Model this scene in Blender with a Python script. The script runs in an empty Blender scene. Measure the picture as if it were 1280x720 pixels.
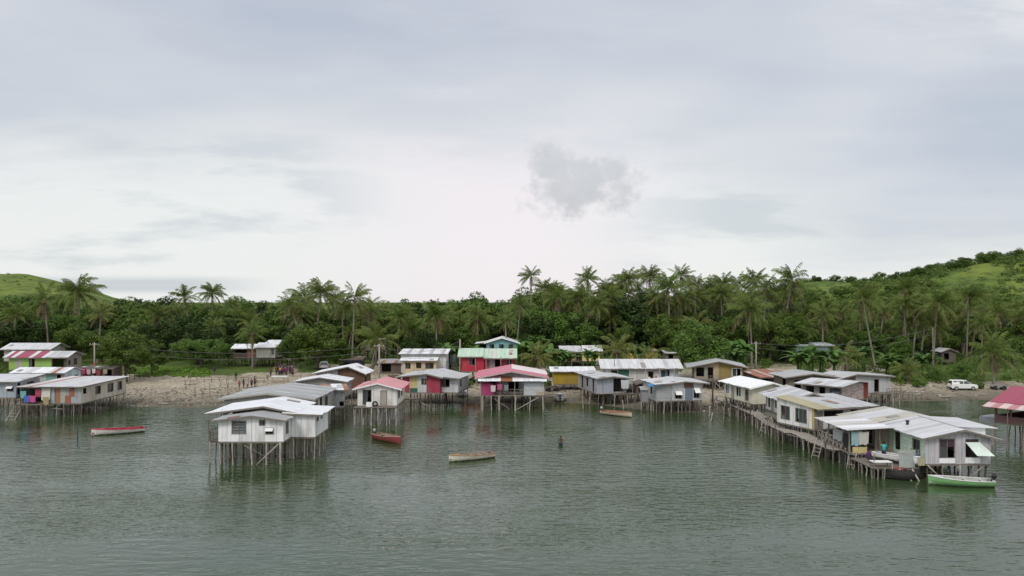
import bpy, bmesh, math, random
from math import sin, cos, pi, radians, atan2, hypot, sqrt, exp
from mathutils import Vector, Matrix, noise
random.seed(7)
S = bpy.context.scene
COL = S.collection
H0, F, HY = 16.0, 985.0, 375.0      # camera height, focal length in photo pixels, horizon row

# ------------------------------------------------------------------ helpers
def tag(o, label=None, cat=None, group=None, kind=None):
    if label: o['label'] = label
    if cat: o['category'] = cat
    if group: o['group'] = group
    if kind: o['kind'] = kind
    return o

def empty(name, loc, rz=0.0, label=None, cat=None, group=None):
    o = bpy.data.objects.new(name, None); COL.objects.link(o)
    o.location = loc; o.rotation_euler = (0, 0, rz); o.empty_display_size = .3
    return tag(o, label, cat, group)

class MB:
    def __init__(s): s.v = []; s.f = []; s.m = []; s.sm = []
    def face(s, idx, m=0, smooth=False): s.f.append(idx); s.m.append(m); s.sm.append(smooth)
    def quad(s, a, b, c, d, m=0):
        n = len(s.v); s.v += [tuple(a), tuple(b), tuple(c), tuple(d)]; s.face((n, n+1, n+2, n+3), m)
    def tri(s, a, b, c, m=0):
        n = len(s.v); s.v += [tuple(a), tuple(b), tuple(c)]; s.face((n, n+1, n+2), m)
    def hexa(s, p, m=0):
        n = len(s.v); s.v += [tuple(q) for q in p]
        for q in ((3, 2, 1, 0), (4, 5, 6, 7), (0, 1, 5, 4), (1, 2, 6, 5), (2, 3, 7, 6), (3, 0, 4, 7)):
            s.face(tuple(n+i for i in q), m)
    def box(s, x0, x1, y0, y1, z0, z1, m=0):
        s.hexa([(x0, y0, z0), (x1, y0, z0), (x1, y1, z0), (x0, y1, z0), (x0, y0, z1), (x1, y0, z1), (x1, y1, z1), (x0, y1, z1)], m)
    def bar(s, a, b, w, h=None, m=0):
        a = Vector(a); b = Vector(b); h = h or w; d = (b-a)
        if d.length < 1e-6: return
        d.normalize(); up = Vector((0, 0, 1)) if abs(d.z) < .95 else Vector((0, 1, 0))
        r = d.cross(up).normalized()*w/2; u = r.cross(d).normalized()*h/2
        s.hexa([a-r-u, a+r-u, a+r+u, a-r+u, b-r-u, b+r-u, b+r+u, b-r+u], m)
    def tube(s, pts, rad, n=6, m=0, cap=True, smooth=True):
        pts = [Vector(p) for p in pts]; k = len(pts)
        if not hasattr(rad, '__len__'): rad = [rad]*k
        base = len(s.v); pr = None
        for i, p in enumerate(pts):
            d = (pts[min(i+1, k-1)]-pts[max(i-1, 0)]).normalized()
            if pr is None:
                up = Vector((0, 0, 1)) if abs(d.z) < .9 else Vector((1, 0, 0)); pr = d.cross(up).normalized()
            pr = (pr-d*pr.dot(d)).normalized(); q = d.cross(pr)
            for j in range(n):
                a = 2*pi*j/n; s.v.append(tuple(p+(pr*cos(a)+q*sin(a))*rad[i]))
        for i in range(k-1):
            for j in range(n):
                a = base+i*n+j; b = base+i*n+(j+1) % n; s.face((a, b, b+n, a+n), m, smooth)
        if cap:
            s.face(tuple(base+j for j in reversed(range(n))), m); s.face(tuple(base+(k-1)*n+j for j in range(n)), m)
    def ball(s, c, r, m=0, n=8, k=6):
        if not hasattr(r, '__len__'): r = (r, r, r)
        base = len(s.v)
        for i in range(k+1):
            t = pi*i/k
            for j in range(n):
                a = 2*pi*j/n; s.v.append((c[0]+r[0]*sin(t)*cos(a), c[1]+r[1]*sin(t)*sin(a), c[2]+r[2]*cos(t)))
        for i in range(k):
            for j in range(n):
                a = base+i*n+j; b = base+i*n+(j+1) % n; s.face((a, a+n, b+n, b), m, True)
    def mesh(s, name, mats):
        me = bpy.data.meshes.new(name); me.from_pydata(s.v, [], s.f)
        if not isinstance(mats, (list, tuple)): mats = [mats]
        for x in mats: me.materials.append(x)
        me.polygons.foreach_set('material_index', s.m); me.polygons.foreach_set('use_smooth', s.sm); me.update()
        return me
    def build(s, name, mats, parent=None, loc=None):
        o = bpy.data.objects.new(name, s.mesh(name, mats)); COL.objects.link(o)
        if parent: o.parent = parent
        if loc: o.location = loc
        return o

def inst(name, me, parent=None, loc=(0, 0, 0), rot=(0, 0, 0), sc=(1, 1, 1)):
    o = bpy.data.objects.new(name, me); COL.objects.link(o)
    if parent: o.parent = parent
    o.location = loc; o.rotation_euler = rot; o.scale = sc if hasattr(sc, '__len__') else (sc, sc, sc)
    return o

def copy_tree(o, parent=None):
    kids = list(o.children)
    c = o.copy(); COL.objects.link(c); c.parent = parent
    for ch in kids: copy_tree(ch, c)
    return c

# ------------------------------------------------------------------ materials
class N:
    def __init__(s, tree): s.t = tree; tree.nodes.clear()
    def __call__(s, typ, props=None, **inp):
        n = s.t.nodes.new(typ)
        for k, v in (props or {}).items(): setattr(n, k, v)
        for k, v in inp.items():
            key = int(k[1:]) if k[0] == 'i' and k[1:].isdigit() else k.replace('_', ' ')
            s.set(n, key, v)
        return n
    def set(s, n, key, v):
        sock = n.inputs[key]
        if isinstance(v, bpy.types.NodeSocket): s.t.links.new(v, sock)
        elif isinstance(v, bpy.types.Node): s.t.links.new(v.outputs[0], sock)
        else: sock.default_value = v
    def math(s, op, a, b=0.0, c=None, clamp=False):
        n = s.t.nodes.new('ShaderNodeMath'); n.operation = op; n.use_clamp = clamp
        s.set(n, 0, a); s.set(n, 1, b)
        if c is not None: s.set(n, 2, c)
        return n.outputs[0]
    def mix(s, fac, a, b):
        n = s.t.nodes.new('ShaderNodeMix'); n.data_type = 'RGBA'
        s.set(n, 0, fac); s.set(n, 6, a); s.set(n, 7, b); return n.outputs[2]
    def step(s, v, lo, hi, a=0.0, b=1.0):
        n = s.t.nodes.new('ShaderNodeMapRange'); n.interpolation_type = 'SMOOTHSTEP'
        s.set(n, 0, v); s.set(n, 1, lo); s.set(n, 2, hi); s.set(n, 3, a); s.set(n, 4, b); return n.outputs[0]
    def noise(s, vec, scale, detail=3.0, rough=.55):
        n = s.t.nodes.new('ShaderNodeTexNoise'); s.set(n, 'Vector', vec)
        n.inputs['Scale'].default_value = scale; n.inputs['Detail'].default_value = detail; n.inputs['Roughness'].default_value = rough
        return n.outputs[0]
    def scalev(s, vec, x, y, z):
        n = s.t.nodes.new('ShaderNodeMapping'); s.set(n, 'Vector', vec); n.inputs['Scale'].default_value = (x, y, z); return n.outputs[0]

def c4(c): return (c[0], c[1], c[2], 1.0)
def newmat(name):
    m = bpy.data.materials.new(name); m.use_nodes = True; return m, N(m.node_tree)
def finish(n, col, rough=.7, bump=None, bstr=.3, bdist=.02, metal=0.0, spec=.3, trans=0.0):
    b = n('ShaderNodeBsdfPrincipled'); n.set(b, 'Base Color', col); n.set(b, 'Roughness', rough)
    b.inputs['Metallic'].default_value = metal; b.inputs['Specular IOR Level'].default_value = spec
    if bump is not None:
        bp = n('ShaderNodeBump', Height=bump, Strength=bstr, Distance=bdist); n.set(b, 'Normal', bp.outputs[0])
    out = n('ShaderNodeOutputMaterial')
    if trans > 0:
        tr = n('ShaderNodeBsdfTranslucent'); n.set(tr, 'Color', col)
        mx = n('ShaderNodeMixShader', i0=trans); n.set(mx, 1, b.outputs[0]); n.set(mx, 2, tr.outputs[0]); n.set(out, 0, mx.outputs[0])
    else: n.set(out, 0, b.outputs[0])

_cache = {}
def tin(col, rust=.25, axis='x', pitch=.76, dirt=.35, rough=.5, rustcol=(.20, .075, .035)):
    """corrugated sheet metal; sheets lie side by side along `axis` (object space)"""
    key = ('tin', col, rust, axis, dirt, rough)
    if key in _cache: return _cache[key]
    m, n = newmat('corrugated_iron'); tc = n('ShaderNodeTexCoord').outputs['Object']
    sp = n('ShaderNodeSeparateXYZ', Vector=tc); a = sp.outputs[{'x': 0, 'y': 1, 'z': 2}[axis]]
    rnd = n('ShaderNodeObjectInfo').outputs['Random']
    idx = n.math('FLOOR', n.math('DIVIDE', n.math('ADD', a, 50.13), pitch))
    wn = n('ShaderNodeTexWhiteNoise', {'noise_dimensions': '2D'}); cb = n('ShaderNodeCombineXYZ'); n.set(cb, 0, idx); n.set(cb, 1, n.math('MULTIPLY', rnd, 37.0)); n.set(wn, 'Vector', cb.outputs[0])
    st = (3.5, .45, .7) if axis == 'x' else ((.45, 3.5, .7) if axis == 'y' else (.5, .5, 3))
    n1 = n.noise(n.scalev(tc, *st), .9, 4.0, .6); n2 = n.noise(tc, .55, 5.0, .65); n3 = n.noise(tc, 6.0, 2.0)
    col2 = tuple(x*.62+.02 for x in col)
    base = n.mix(n.math('MULTIPLY', wn.outputs[0], .24), c4(col), c4(col2))
    base = n.mix(n.math('MULTIPLY', n.step(n1, .42, .72), dirt), base, c4((.13, .115, .10)))
    rs = n.math('ADD', n.math('ADD', n.math('MULTIPLY', n2, .65), n.math('MULTIPLY', n1, .35)), n.math('MULTIPLY', n.math('SUBTRACT', wn.outputs[0], .5), .14))
    lo = .74-.34*rust
    base = n.mix(n.math('MULTIPLY', n.step(rs, lo, lo+.09), min(1, rust*1.8)), base, n.mix(n3, c4(rustcol), c4((.33, .15, .08))))
    seam = n.math('LESS_THAN', n.math('FRACT', n.math('DIVIDE', n.math('ADD', a, 50.13), pitch)), .05)
    base = n.mix(n.math('MULTIPLY', seam, .45), base, c4((.09, .085, .08)))
    w = n.math('SINE', n.math('MULTIPLY', a, 2*pi/.19))
    finish(n, base, rough, w, .5, .015, metal=.0, spec=.35); _cache[key] = m; return m

def boards(col, vertical=False, pitch=.2, wear=.4, wearcol=(.16, .13, .10)):
    key = ('bd', col, vertical, pitch, wear)
    if key in _cache: return _cache[key]
    m, n = newmat('painted_boards'); tc = n('ShaderNodeTexCoord').outputs['Object']
    sp = n('ShaderNodeSeparateXYZ', Vector=tc)
    a = n.math('ADD', sp.outputs[0], n.math('MULTIPLY', sp.outputs[1], .97)) if vertical else sp.outputs[2]
    fr = n.math('FRACT', n.math('DIVIDE', n.math('ADD', a, 40.0), pitch)); idx = n.math('FLOOR', n.math('DIVIDE', n.math('ADD', a, 40.0), pitch))
    wn = n('ShaderNodeTexWhiteNoise', {'noise_dimensions': '1D'}); n.set(wn, 'W', idx)
    st = (1, 1, .25) if vertical else (.3, .3, 2)
    n1 = n.noise(n.scalev(tc, *st), 2.5, 5.0, .65); n2 = n.noise(n.scalev(tc, 1, 1, .3), .8, 3.0)
    base = n.mix(n.math('MULTIPLY', wn.outputs[0], .3), c4(col), c4(tuple(x*.7 for x in col)))
    lo = .72-.3*wear
    base = n.mix(n.math('MULTIPLY', n.step(n1, lo, lo+.12), min(1, wear*1.5)), base, c4(wearcol))
    base = n.mix(n.math('MULTIPLY', n.step(n2, .42, .75), .45), base, c4((.17, .15, .12)))
    gap = n.math('LESS_THAN', fr, .07); base = n.mix(n.math('MULTIPLY', gap, .6 if pitch < .8 else .3), base, c4((.05, .045, .04)))
    runs = n.noise(n.scalev(tc, 3.2, 3.2, .22), 1.6, 4.0, .6); base = n.mix(n.math('MULTIPLY', n.step(runs, .52, .68), .38), base, c4((.15, .12, .09)))
    finish(n, base, .75, fr, .35, .02); _cache[key] = m; return m

def plain(name, col, rough=.7, var=.25, scale=3.0, metal=0.0, spec=.3, bump=.1):
    key = ('pl', name, col)
    if key in _cache: return _cache[key]
    m, n = newmat(name); tc = n('ShaderNodeTexCoord').outputs['Object']
    n1 = n.noise(tc, scale, 5.0, .6)
    base = n.mix(n.math('MULTIPLY', n.step(n1, .35, .75), var*1.6), c4(col), c4(tuple(x*.5 for x in col)))
    finish(n, base, rough, n1, bump, .03, metal=metal, spec=spec); _cache[key] = m; return m

def leafmat(name, cols, var=.5, trans=.28, rough=.55):
    m, n = newmat(name)
    g = n('ShaderNodeNewGeometry'); rnd = n('ShaderNodeObjectInfo').outputs['Random']
    tc = n('ShaderNodeTexCoord').outputs['Object']
    f = n.math('ADD', n.math('MULTIPLY', g.outputs['Random Per Island'], var), n.math('MULTIPLY', n.noise(tc, .35, 2.0), 1-var))
    base = n.mix(n.step(f, .15, .85), c4(cols[0]), c4(cols[1]))
    base = n.mix(n.math('MULTIPLY', rnd, .55), base, c4(cols[2]))
    finish(n, base, rough, trans=trans, spec=.25); return m

M = {}
M['wood_grey'] = plain('weathered_wood', (.20, .175, .15), .85, .5, 4)
M['wood_dark'] = plain('dark_wood', (.085, .065, .052), .85, .4, 4)
M['wood_pale'] = plain('bleached_wood', (.36, .33, .29), .85, .4, 5)
M['white'] = plain('white_paint', (.74, .75, .75), .5, .15, 2)
M['dark'] = plain('dark_interior', (.018, .017, .016), .8, .2)
M['glass'] = plain('window_glass', (.045, .055, .06), .12, .1, spec=.6)
M['louvre'] = plain('glass_louvre', (.30, .33, .34), .25, .2, spec=.6)
M['black'] = plain('black_plastic', (.02, .02, .022), .5, .2)
M['rubber'] = plain('black_rubber', (.025, .024, .023), .8, .2)
M['steel'] = plain('grey_steel', (.35, .36, .36), .4, .2, metal=.3)
M['trunk'] = plain('palm_bark', (.21, .185, .155), .9, .5, 2.2)
M['bark'] = plain('tree_bark', (.10, .085, .065), .9, .5, 2.2)
M['limb'] = plain('pale_bark', (.24, .21, .17), .9, .4, 2.2)
M['nut'] = plain('coconut_husk', (.16, .10, .04), .8, .4)
M['palm'] = leafmat('palm_leaf', [(.048, .088, .016), (.170, .240, .048), (.150, .180, .038)], trans=.36)
M['midrib'] = plain('palm_midrib', (.17, .19, .075), .6, .2)
M['palmbright'] = leafmat('yellowish_palm_leaf', [(.075, .10, .025), (.19, .22, .05), (.15, .16, .035)])  # yellower leaf colour of a few palms
M['palmdry'] = leafmat('dry_palm_leaf', [(.10, .075, .04), (.22, .165, .085), (.13, .10, .055)])
M['leaf_a'] = leafmat('tree_leaf', [(.031, .064, .011), (.118, .196, .029), (.096, .136, .022)])
M['leaf_b'] = leafmat('dark_tree_leaf', [(.014, .031, .008), (.054, .100, .018), (.046, .070, .013)])
M['leaf_c'] = leafmat('bright_tree_leaf', [(.045, .098, .016), (.125, .220, .038), (.10, .165, .03)])
M['banana'] = leafmat('banana_leaf', [(.05, .11, .025), (.13, .24, .055), (.08, .15, .03)])
M['scrub'] = leafmat('scrub_leaf', [(.045, .085, .016), (.120, .190, .034), (.09, .14, .024)])
M['glass_leaf'] = leafmat('grass_blade', [(.09, .18, .02), (.18, .30, .045), (.13, .22, .03)])

# ------------------------------------------------------------------ terrain
SH = [(-400, 126), (-120, 121), (-62, 118.5), (-45, 117.5), (-25, 121), (-8, 121.5), (6, 122.5), (13, 121), (22, 112.5), (31, 111), (38, 117), (60, 124.5), (90, 127), (400, 140)]
def interp(t, x):
    if x <= t[0][0]: return t[0][1]
    for (a, b), (c, d) in zip(t, t[1:]):
        if x <= c: return b+(d-b)*(x-a)/(c-a)
    return t[-1][1]
RIDGE = [(-1.6, 352), (-.9, 350), (-.72, 345), (-.65, 343.5), (-.615, 344), (-.59, 348), (-.55, 357), (-.51, 369), (-.47, 377), (-.42, 386), (-.30, 387), (-.16, 382), (-.13, 377.5), (-.11, 376.5), (-.08, 382), (.0, 383), (.2, 380), (.28, 366), (.36, 356), (.40, 355), (.455, 352), (.50, 347), (.54, 338), (.57, 332), (.60, 326), (.65, 321), (.72, 316), (.9, 308), (1.6, 310)]
def sstep(a, b, x):
    t = max(0, min(1, (x-a)/(b-a))); return t*t*(3-2*t)
def terr(X, Y):
    ys = interp(SH, X)+1.2*noise.noise(Vector((X*.09, 3.1, 0)))+.5*noise.noise(Vector((X*.4, 7.1, 0)))
    t = Y-ys
    if t < 0: h = max(-3.0, .07*t)
    elif t < 12: h = .055*t
    elif t < 36: h = .66+(t-12)*.052
    else: h = 1.9+min(60, t-36)*.02
    h += .10*noise.noise(Vector((X*.25, Y*.25, 1)))*min(1, max(0, t*.2+.4))
    if Y > 215:
        u = X/Y; D = 620 if u < .1 else 620-260*sstep(.1, .5, u)
        rz = H0+(HY-interp(RIDGE, u))/F*D
        s = sstep(215, D, Y)**1.15
        h += max(0, rz-4)*s
        am = s*(1-sstep(D*.9, D*1.05, Y)*.8)
        h += am*(4.5*noise.noise(Vector((X*.014, Y*.014, 5)))+1.6*noise.noise(Vector((X*.05, Y*.05, 9))))
        if Y > D: h -= (h-2)*sstep(D, D*2.6, Y)
    return h
def P(px, py, z):
    Y = (H0-z)*F/(py-HY); return Vector(((px-640)/F*Y, Y, z))
def PY(px, Y, z=0): return Vector(((px-640)/F*Y, Y, z))
def ground(px, py):
    Y = 60.0
    while Y < 600:
        X = (px-640)/F*Y
        if H0-(py-HY)/F*Y <= max(0, terr(X, Y)): break
        Y += .25
    X = (px-640)/F*Y
    return Vector((X, Y, max(-.02, terr(X, Y))))
def GZ(X, Y): return terr(X, Y)

def grassmask(X, Y, h):
    ys = interp(SH, X); t = Y-ys; px = 640+F*X/Y
    g = 0.0
    g = max(g, sstep(44, 56, t))                      # forest floor
    if px < 300: g = max(g, sstep(29, 34, t+1.5*noise.noise(Vector((X*.3, Y*.3, 0)))))
    if 300 <= px < 405: g = max(g, .75*sstep(33, 37, t)*(1-sstep(50, 60, t)))
    if px > 1100: g = max(g, .8*sstep(15, 21, t))
    if 540 < px < 1100: g = max(g, .5*sstep(30, 44, t))
    if 340 < px < 365 and 36 < t < 75: g *= .3
    return g

def build_terrain():
    us = [-2.2+4.4*i/330 for i in range(331)]
    ys = []; y = 84.0
    while y < 5000:
        ys.append(y); y += .8 if y < 160 else (1.6 if y < 215 else (4 if y < 420 else (9 if y < 760 else 60+.1*(y-760))))
    v = []; f = []; gm = []
    for y in ys:
        for u in us:
            X = u*y; h = terr(X, y); v.append((X, y, h)); gm.append((grassmask(X, y, h)))
    n = len(us)
    for j in range(len(ys)-1):
        for i in range(n-1): a = j*n+i; f.append((a, a+1, a+n+1, a+n))
    me = bpy.data.meshes.new('terrain'); me.from_pydata(v, [], f)
    at = me.attributes.new('vegetated', 'FLOAT', 'POINT'); at.data.foreach_set('value', gm)
    for p in me.polygons: p.use_smooth = True
    m, n_ = newmat('sand_and_grass'); n = n_
    g = n('ShaderNodeNewGeometry').outputs['Position']; sp = n('ShaderNodeSeparateXYZ', Vector=g)
    a = n('ShaderNodeAttribute', {'attribute_name': 'vegetated'}).outputs['Fac']
    n1 = n.noise(g, .22, 6.0, .6); n2 = n.noise(g, 1.7, 6.0, .65); n3 = n.noise(g, .035, 5.0, .55); n4 = n.noise(g, 5.5, 3.0)
    sand = n.mix(n.step(n1, .35, .7), c4((.44, .385, .30)), c4((.29, .25, .19)))
    sand = n.mix(n.math('MULTIPLY', n.step(n2, .50, .60), .75), sand, c4((.11, .098, .08)))
    sand = n.mix(n.math('MULTIPLY', n.step(n4, .62, .68), .6), sand, c4((.46, .42, .36)))
    wet = n.step(n.math('ADD', sp.outputs[2], n.math('MULTIPLY', n.math('SUBTRACT', n1, .5), 1.2)), -.1, .95)     # wet mud near the water (height above sea)
    sand = n.mix(wet, n.mix(n2, c4((.085, .077, .056)), c4((.15, .135, .10))), sand)
    fg = n.mix(n.step(n1, .3, .7), c4((.10, .155, .03)), c4((.06, .085, .025)))
    far = n.mix(n.step(n3, .38, .62), c4((.165, .205, .040)), c4((.095, .145, .028)))
    far = n.mix(n.math('MULTIPLY', n.step(n.noise(g, .13, 8.0, .75), .45, .60), .75), far, c4((.04, .07, .02)))
    gr = n.mix(n.step(sp.outputs[1], 215, 320), fg, far)
    mk = n.step(n.math('ADD', a, n.math('MULTIPLY', n.math('SUBTRACT', n2, .5), .8)), .35, .65)
    finish(n, n.mix(mk, sand, gr), .9, n.math('ADD', n2, n4), .7, .2, spec=.15)
    me.materials.append(m)
    o = bpy.data.objects.new('terrain', me); COL.objects.link(o); tag(o, kind='structure'); return o
build_terrain()

def build_water():
    mb = MB(); B = 6000
    mb.quad((-B, -B, 0), (B, -B, 0), (B, 900, 0), (-B, 900, 0))
    m, n = newmat('sea_water'); g = n('ShaderNodeNewGeometry').outputs['Position']
    w1 = n.noise(n.scalev(g, .42, 1.0, 1), 1.5, 2.0, .5); w2 = n.noise(n.scalev(g, .5, 1.0, 1), 4.2, 2.0, .5); w3 = n.noise(n.scalev(g, .12, .3, 1), .22, 3.0, .5)
    big = n.noise(n.scalev(g, .5, 1.0, 1), .045, 4.0, .55)
    hgt = n.math('ADD', n.math('ADD', n.math('MULTIPLY', w1, 1.0), n.math('MULTIPLY', w2, .25)), n.math('MULTIPLY', w3, .6))
    b = n('ShaderNodeBsdfPrincipled'); n.set(b, 'Base Color', n.mix(big, c4((.027, .047, .017)), c4((.042, .067, .030))))
    b.inputs['Roughness'].default_value = .07; b.inputs['IOR'].default_value = 1.6; b.inputs['Specular IOR Level'].default_value = .5
    bp = n('ShaderNodeBump', Height=hgt, Distance=.20); n.set(bp, 'Strength', n.step(big, .40, .60, .28, .9)); n.set(b, 'Normal', bp.outputs[0])
    o = n('ShaderNodeOutputMaterial'); n.set(o, 0, b.outputs[0])
    tag(mb.build('sea', m), kind='structure')
build_water()

# ------------------------------------------------------------------ stilts
def stilt_mesh(seed):
    r = random.Random(seed); mb = MB(); pts = []; rad = []
    for i in range(6):
        pts.append((r.uniform(-.045, .045)*(i not in (0, 5)), r.uniform(-.045, .045)*(i not in (0, 5)), i/5.0)); rad.append(.072*r.uniform(.75, 1.2))
    mb.tube(pts, rad, 6); return mb
STM = {}
for w in ('wood_grey', 'wood_pale', 'wood_dark'): STM[w] = [stilt_mesh(i).mesh('stilt', M[w]) for i in range(3)]
def stilt(parent, root, x, y, ztop, thick=1.0, wood=None, rnd=random, name='stilt', jit=.12):
    """post from ztop (world) down into ground/sea bed, local x,y of root"""
    wp = root.matrix_basis @ Vector((x, y, 0)); g = GZ(wp.x, wp.y)
    bot = max(-1.1, g-.3) if g < 0 else g-.15
    if ztop-bot < .15: return
    w = wood or rnd.choice(['wood_grey', 'wood_grey', 'wood_pale', 'wood_dark'])
    L = ztop-bot
    o = inst(name, rnd.choice(STM[w]), parent, (x+rnd.uniform(-jit, jit), y+rnd.uniform(-jit, jit), bot-root.location.z),
             (rnd.uniform(-.05, .05), rnd.uniform(-.05, .05), rnd.uniform(0, 6)), (thick, thick, L))
    return o

# ------------------------------------------------------------------ houses
class House:
    def __init__(s, label, A, B, zf, name='stilt_house', cat='house', group=None, seed=1):
        s.A = P(A[0], A[1], zf); Bv = P(B[0], B[1], zf); d = Bv-s.A
        s.rz = atan2(d.y, d.x); s.w = d.length; s.zf = zf; s.rnd = random.Random(seed)
        s.root = empty(name, (s.A.x, s.A.y, 0), s.rz, label, cat, group)
        bpy.context.view_layer.update
        s.root.matrix_basis = Matrix.Translation((s.A.x, s.A.y, 0)) @ Matrix.Rotation(s.rz, 4, 'Z')
    def part(s, mb, name, mats): return mb.build(name, mats, s.root)
    def volume(s, x0=0, x1=None, y0=0, d=6, hw=2.4, roof='gable_y', rise=.5, peak=.5, over=(.5, .5, .5, .5), rmats=None, seq=None,
               wmats=None, front=None, right=None, left=None, back=None, segs=None, stilts=(5, 4), dz=0, floor=True, ftrim=True, thick=1.0, wood=None, strip=.76, hide=(), fascia='wood_grey', ext=0):
        """over = overhang (left,right,front,back). openings: (pos0,pos1,z0,z1,kind) along the wall (front/back: x; left/right: distance from the front)"""
        if x1 is None: x1 = s.w
        z0 = s.zf+dz; W = x1-x0; t = .09
        def zr(x, y):
            if roof == 'gable_y':
                p = x0+W*peak; return z0+hw+rise*(1-(p-x)/(p-x0) if x < p else 1-(x-p)/(x1-p))
            if roof == 'gable_x':
                p = y0+d*peak; return z0+hw+rise*(1-(p-y)/(p-y0) if y < p else 1-(y-p)/(y0+d-p))
            if roof == 'slope_y': return z0+hw+rise*(y-y0)/d
            return z0+hw+rise*(x-x0)/W
        def top(x, y): return zr(x, y)
        mb = MB(); wm = wmats or [boards((.6, .6, .58))]
        def wall(side, ops, sg):
            L = W if side in 'fb' else d; br = {0.0, L}
            for o in ops or []: br |= {max(0, min(L, o[0])), max(0, min(L, o[1]))}
            for q in sg or []: br |= {max(0, min(L, q[0])), max(0, min(L, q[1]))}
            if side in 'fb' and roof == 'gable_y': br.add(W*peak)
            if side in 'lr' and roof == 'gable_x': br.add(d*peak)
            br = sorted(br)
            def pt(u, off, z):
                if side == 'f': return (x0+u, y0+off, z)
                if side == 'b': return (x0+u, y0+d-off, z)
                if side == 'l': return (x0+off, y0+u, z)
                return (x1-off, y0+u, z)
            for a, b in zip(br, br[1:]):
                if b-a < 1e-4: continue
                mid = (a+b)/2; mi = 0
                for q in sg or []:
                    if q[0] <= mid <= q[1]: mi = q[2]
                holes = sorted([(o[2], o[3]) for o in (ops or []) if o[0] <= mid <= o[1]])
                z = 0.0; a2, b2 = a, b
                e = 0 if side in 'fb' else t
                a2 = max(a, e); b2 = min(b, L-e)
                ta = top(*pt(a, 0, 0)[:2])-z0-.02; tb = top(*pt(b, 0, 0)[:2])-z0-.02
                sgq = [q for q in (sg or []) if q[0] <= mid <= q[1] and len(q) > 3]
                for h in holes+[(None, None)]:
                    if h[0] is None: za, zb, z1a = ta, tb, None
                    else: za = zb = h[0]
                    if za > z+.01:
                        pp = [pt(a2, 0, z0+z), pt(b2, 0, z0+z), pt(b2, t, z0+z), pt(a2, t, z0+z), pt(a2, 0, z0+za), pt(b2, 0, z0+zb), pt(b2, t, z0+zb), pt(a2, t, z0+za)]
                        mb.hexa(pp, mi)
                    if h[0] is not None: z = h[1]
        sg = segs or {}
        for side, ops in (('f', front), ('b', back), ('l', left), ('r', right)):
            if side in hide: continue
            wall(side, ops, sg.get(side))
        if len(mb.v): s.part(mb, 'wall', wm)
        # windows / doors
        for side, ops in (('f', front), ('b', back), ('l', left), ('r', right)):
            for o in ops or []:
                if len(o) > 4 and o[4]: s.opening(side, o, x0, x1, y0, d, z0)
        # floor frame
        if floor:
            fb = MB(); fb.box(x0+.02, x1-.02, y0+.02, y0+d-.02, z0-.16, z0+.03); s.part(fb, 'floor', M['wood_grey'])
        # stilts
        if stilts:
            nx, ny = stilts[0]+(stilts[0] > 3), stilts[1]+(stilts[1] > 2)
            for i in range(nx):
                for j in range(ny):
                    if s.rnd.random() < .1 and 0 < i < nx-1: continue
                    stilt(s.root, s.root, x0+.15+(W-.3)*i/max(1, nx-1), y0+.15+(d-.3)*j/max(1, ny-1), z0-.1, thick*s.rnd.uniform(.65, 1.15), wood, s.rnd, jit=.2)
        # roof
        ol, orr, of, ob = over; rb = MB(); th = .05; rm = rmats or [tin((.55, .56, .57))]
        def sheets(quadf, a, b, nm):
            k = max(1, round((b-a)/strip))
            for i in range(k):
                u0 = a+(b-a)*i/k; u1 = a+(b-a)*(i+1)/k
                mi = seq[i % len(seq)] if seq else 0
                j = s.rnd.uniform(-.012, .012); q = quadf(u0, u1, s.rnd.uniform(-.09, .09), nm); rb.hexa([Vector(p)+Vector((0, 0, j+.03)) for p in q]+[Vector(p)+Vector((0, 0, th+j+.03)) for p in q], min(mi, len(rm)-1))
        if roof in ('slope_x', 'gable_y'):
            def ext_z(x): # extrapolate
                if roof == 'slope_x': return z0+hw+rise*(x-x0)/W
                p = x0+W*peak
                return z0+hw+rise*(1-(p-x)/(p-x0)) if x < p else z0+hw+rise*(1-(x-p)/(x1-p))
            if roof == 'slope_x': spans = [(x0-ol, x1+orr)]
            else: spans = [(x0-ol, x0+W*peak), (x0+W*peak, x1+orr)]
            for nm, (xa, xb) in enumerate(spans):
                def qf(u0, u1, e, nm, xa=xa, xb=xb):
                    ea = xa-(e if nm == 0 else 0); eb = xb+(e if (nm == 1 or len(spans) == 1) else 0)
                    return [(ea, u0, ext_z(ea)), (eb, u0, ext_z(eb)), (eb, u1, ext_z(eb)), (ea, u1, ext_z(ea))]
                sheets(qf, y0-of, y0+d+ob, nm)
                for yy in (y0-of-.03,):
                    if ftrim:
                        fb = MB(); fb.hexa([(xa, yy-.02, ext_z(xa)-.12), (xb, yy-.02, ext_z(xb)-.12), (xb, yy+.02, ext_z(xb)-.12), (xa, yy+.02, ext_z(xa)-.12),
                                            (xa, yy-.02, ext_z(xa)+.05), (xb, yy-.02, ext_z(xb)+.05), (xb, yy+.02, ext_z(xb)+.05), (xa, yy+.02, ext_z(xa)+.05)]); s.part(fb, 'fascia', M[fascia])
        else:
            def ext_z(y):
                if roof == 'slope_y': return z0+hw+rise*(y-y0)/d
                p = y0+d*peak
                return z0+hw+rise*(1-(p-y)/(p-y0)) if y < p else z0+hw+rise*(1-(y-p)/(y0+d-p))
            spans = [(y0-of, y0+d+ob)] if roof == 'slope_y' else [(y0-of, y0+d*peak), (y0+d*peak, y0+d+ob)]
            for nm, (ya, yb) in enumerate(spans):
                def qf(u0, u1, e, nm, ya=ya, yb=yb):
                    ea = ya-(e if nm == 0 else 0)
                    return [(u0, ea, ext_z(ea)), (u1, ea, ext_z(ea)), (u1, yb, ext_z(yb)), (u0, yb, ext_z(yb))]
                sheets(qf, x0-ol, x1+orr, nm)
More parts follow.
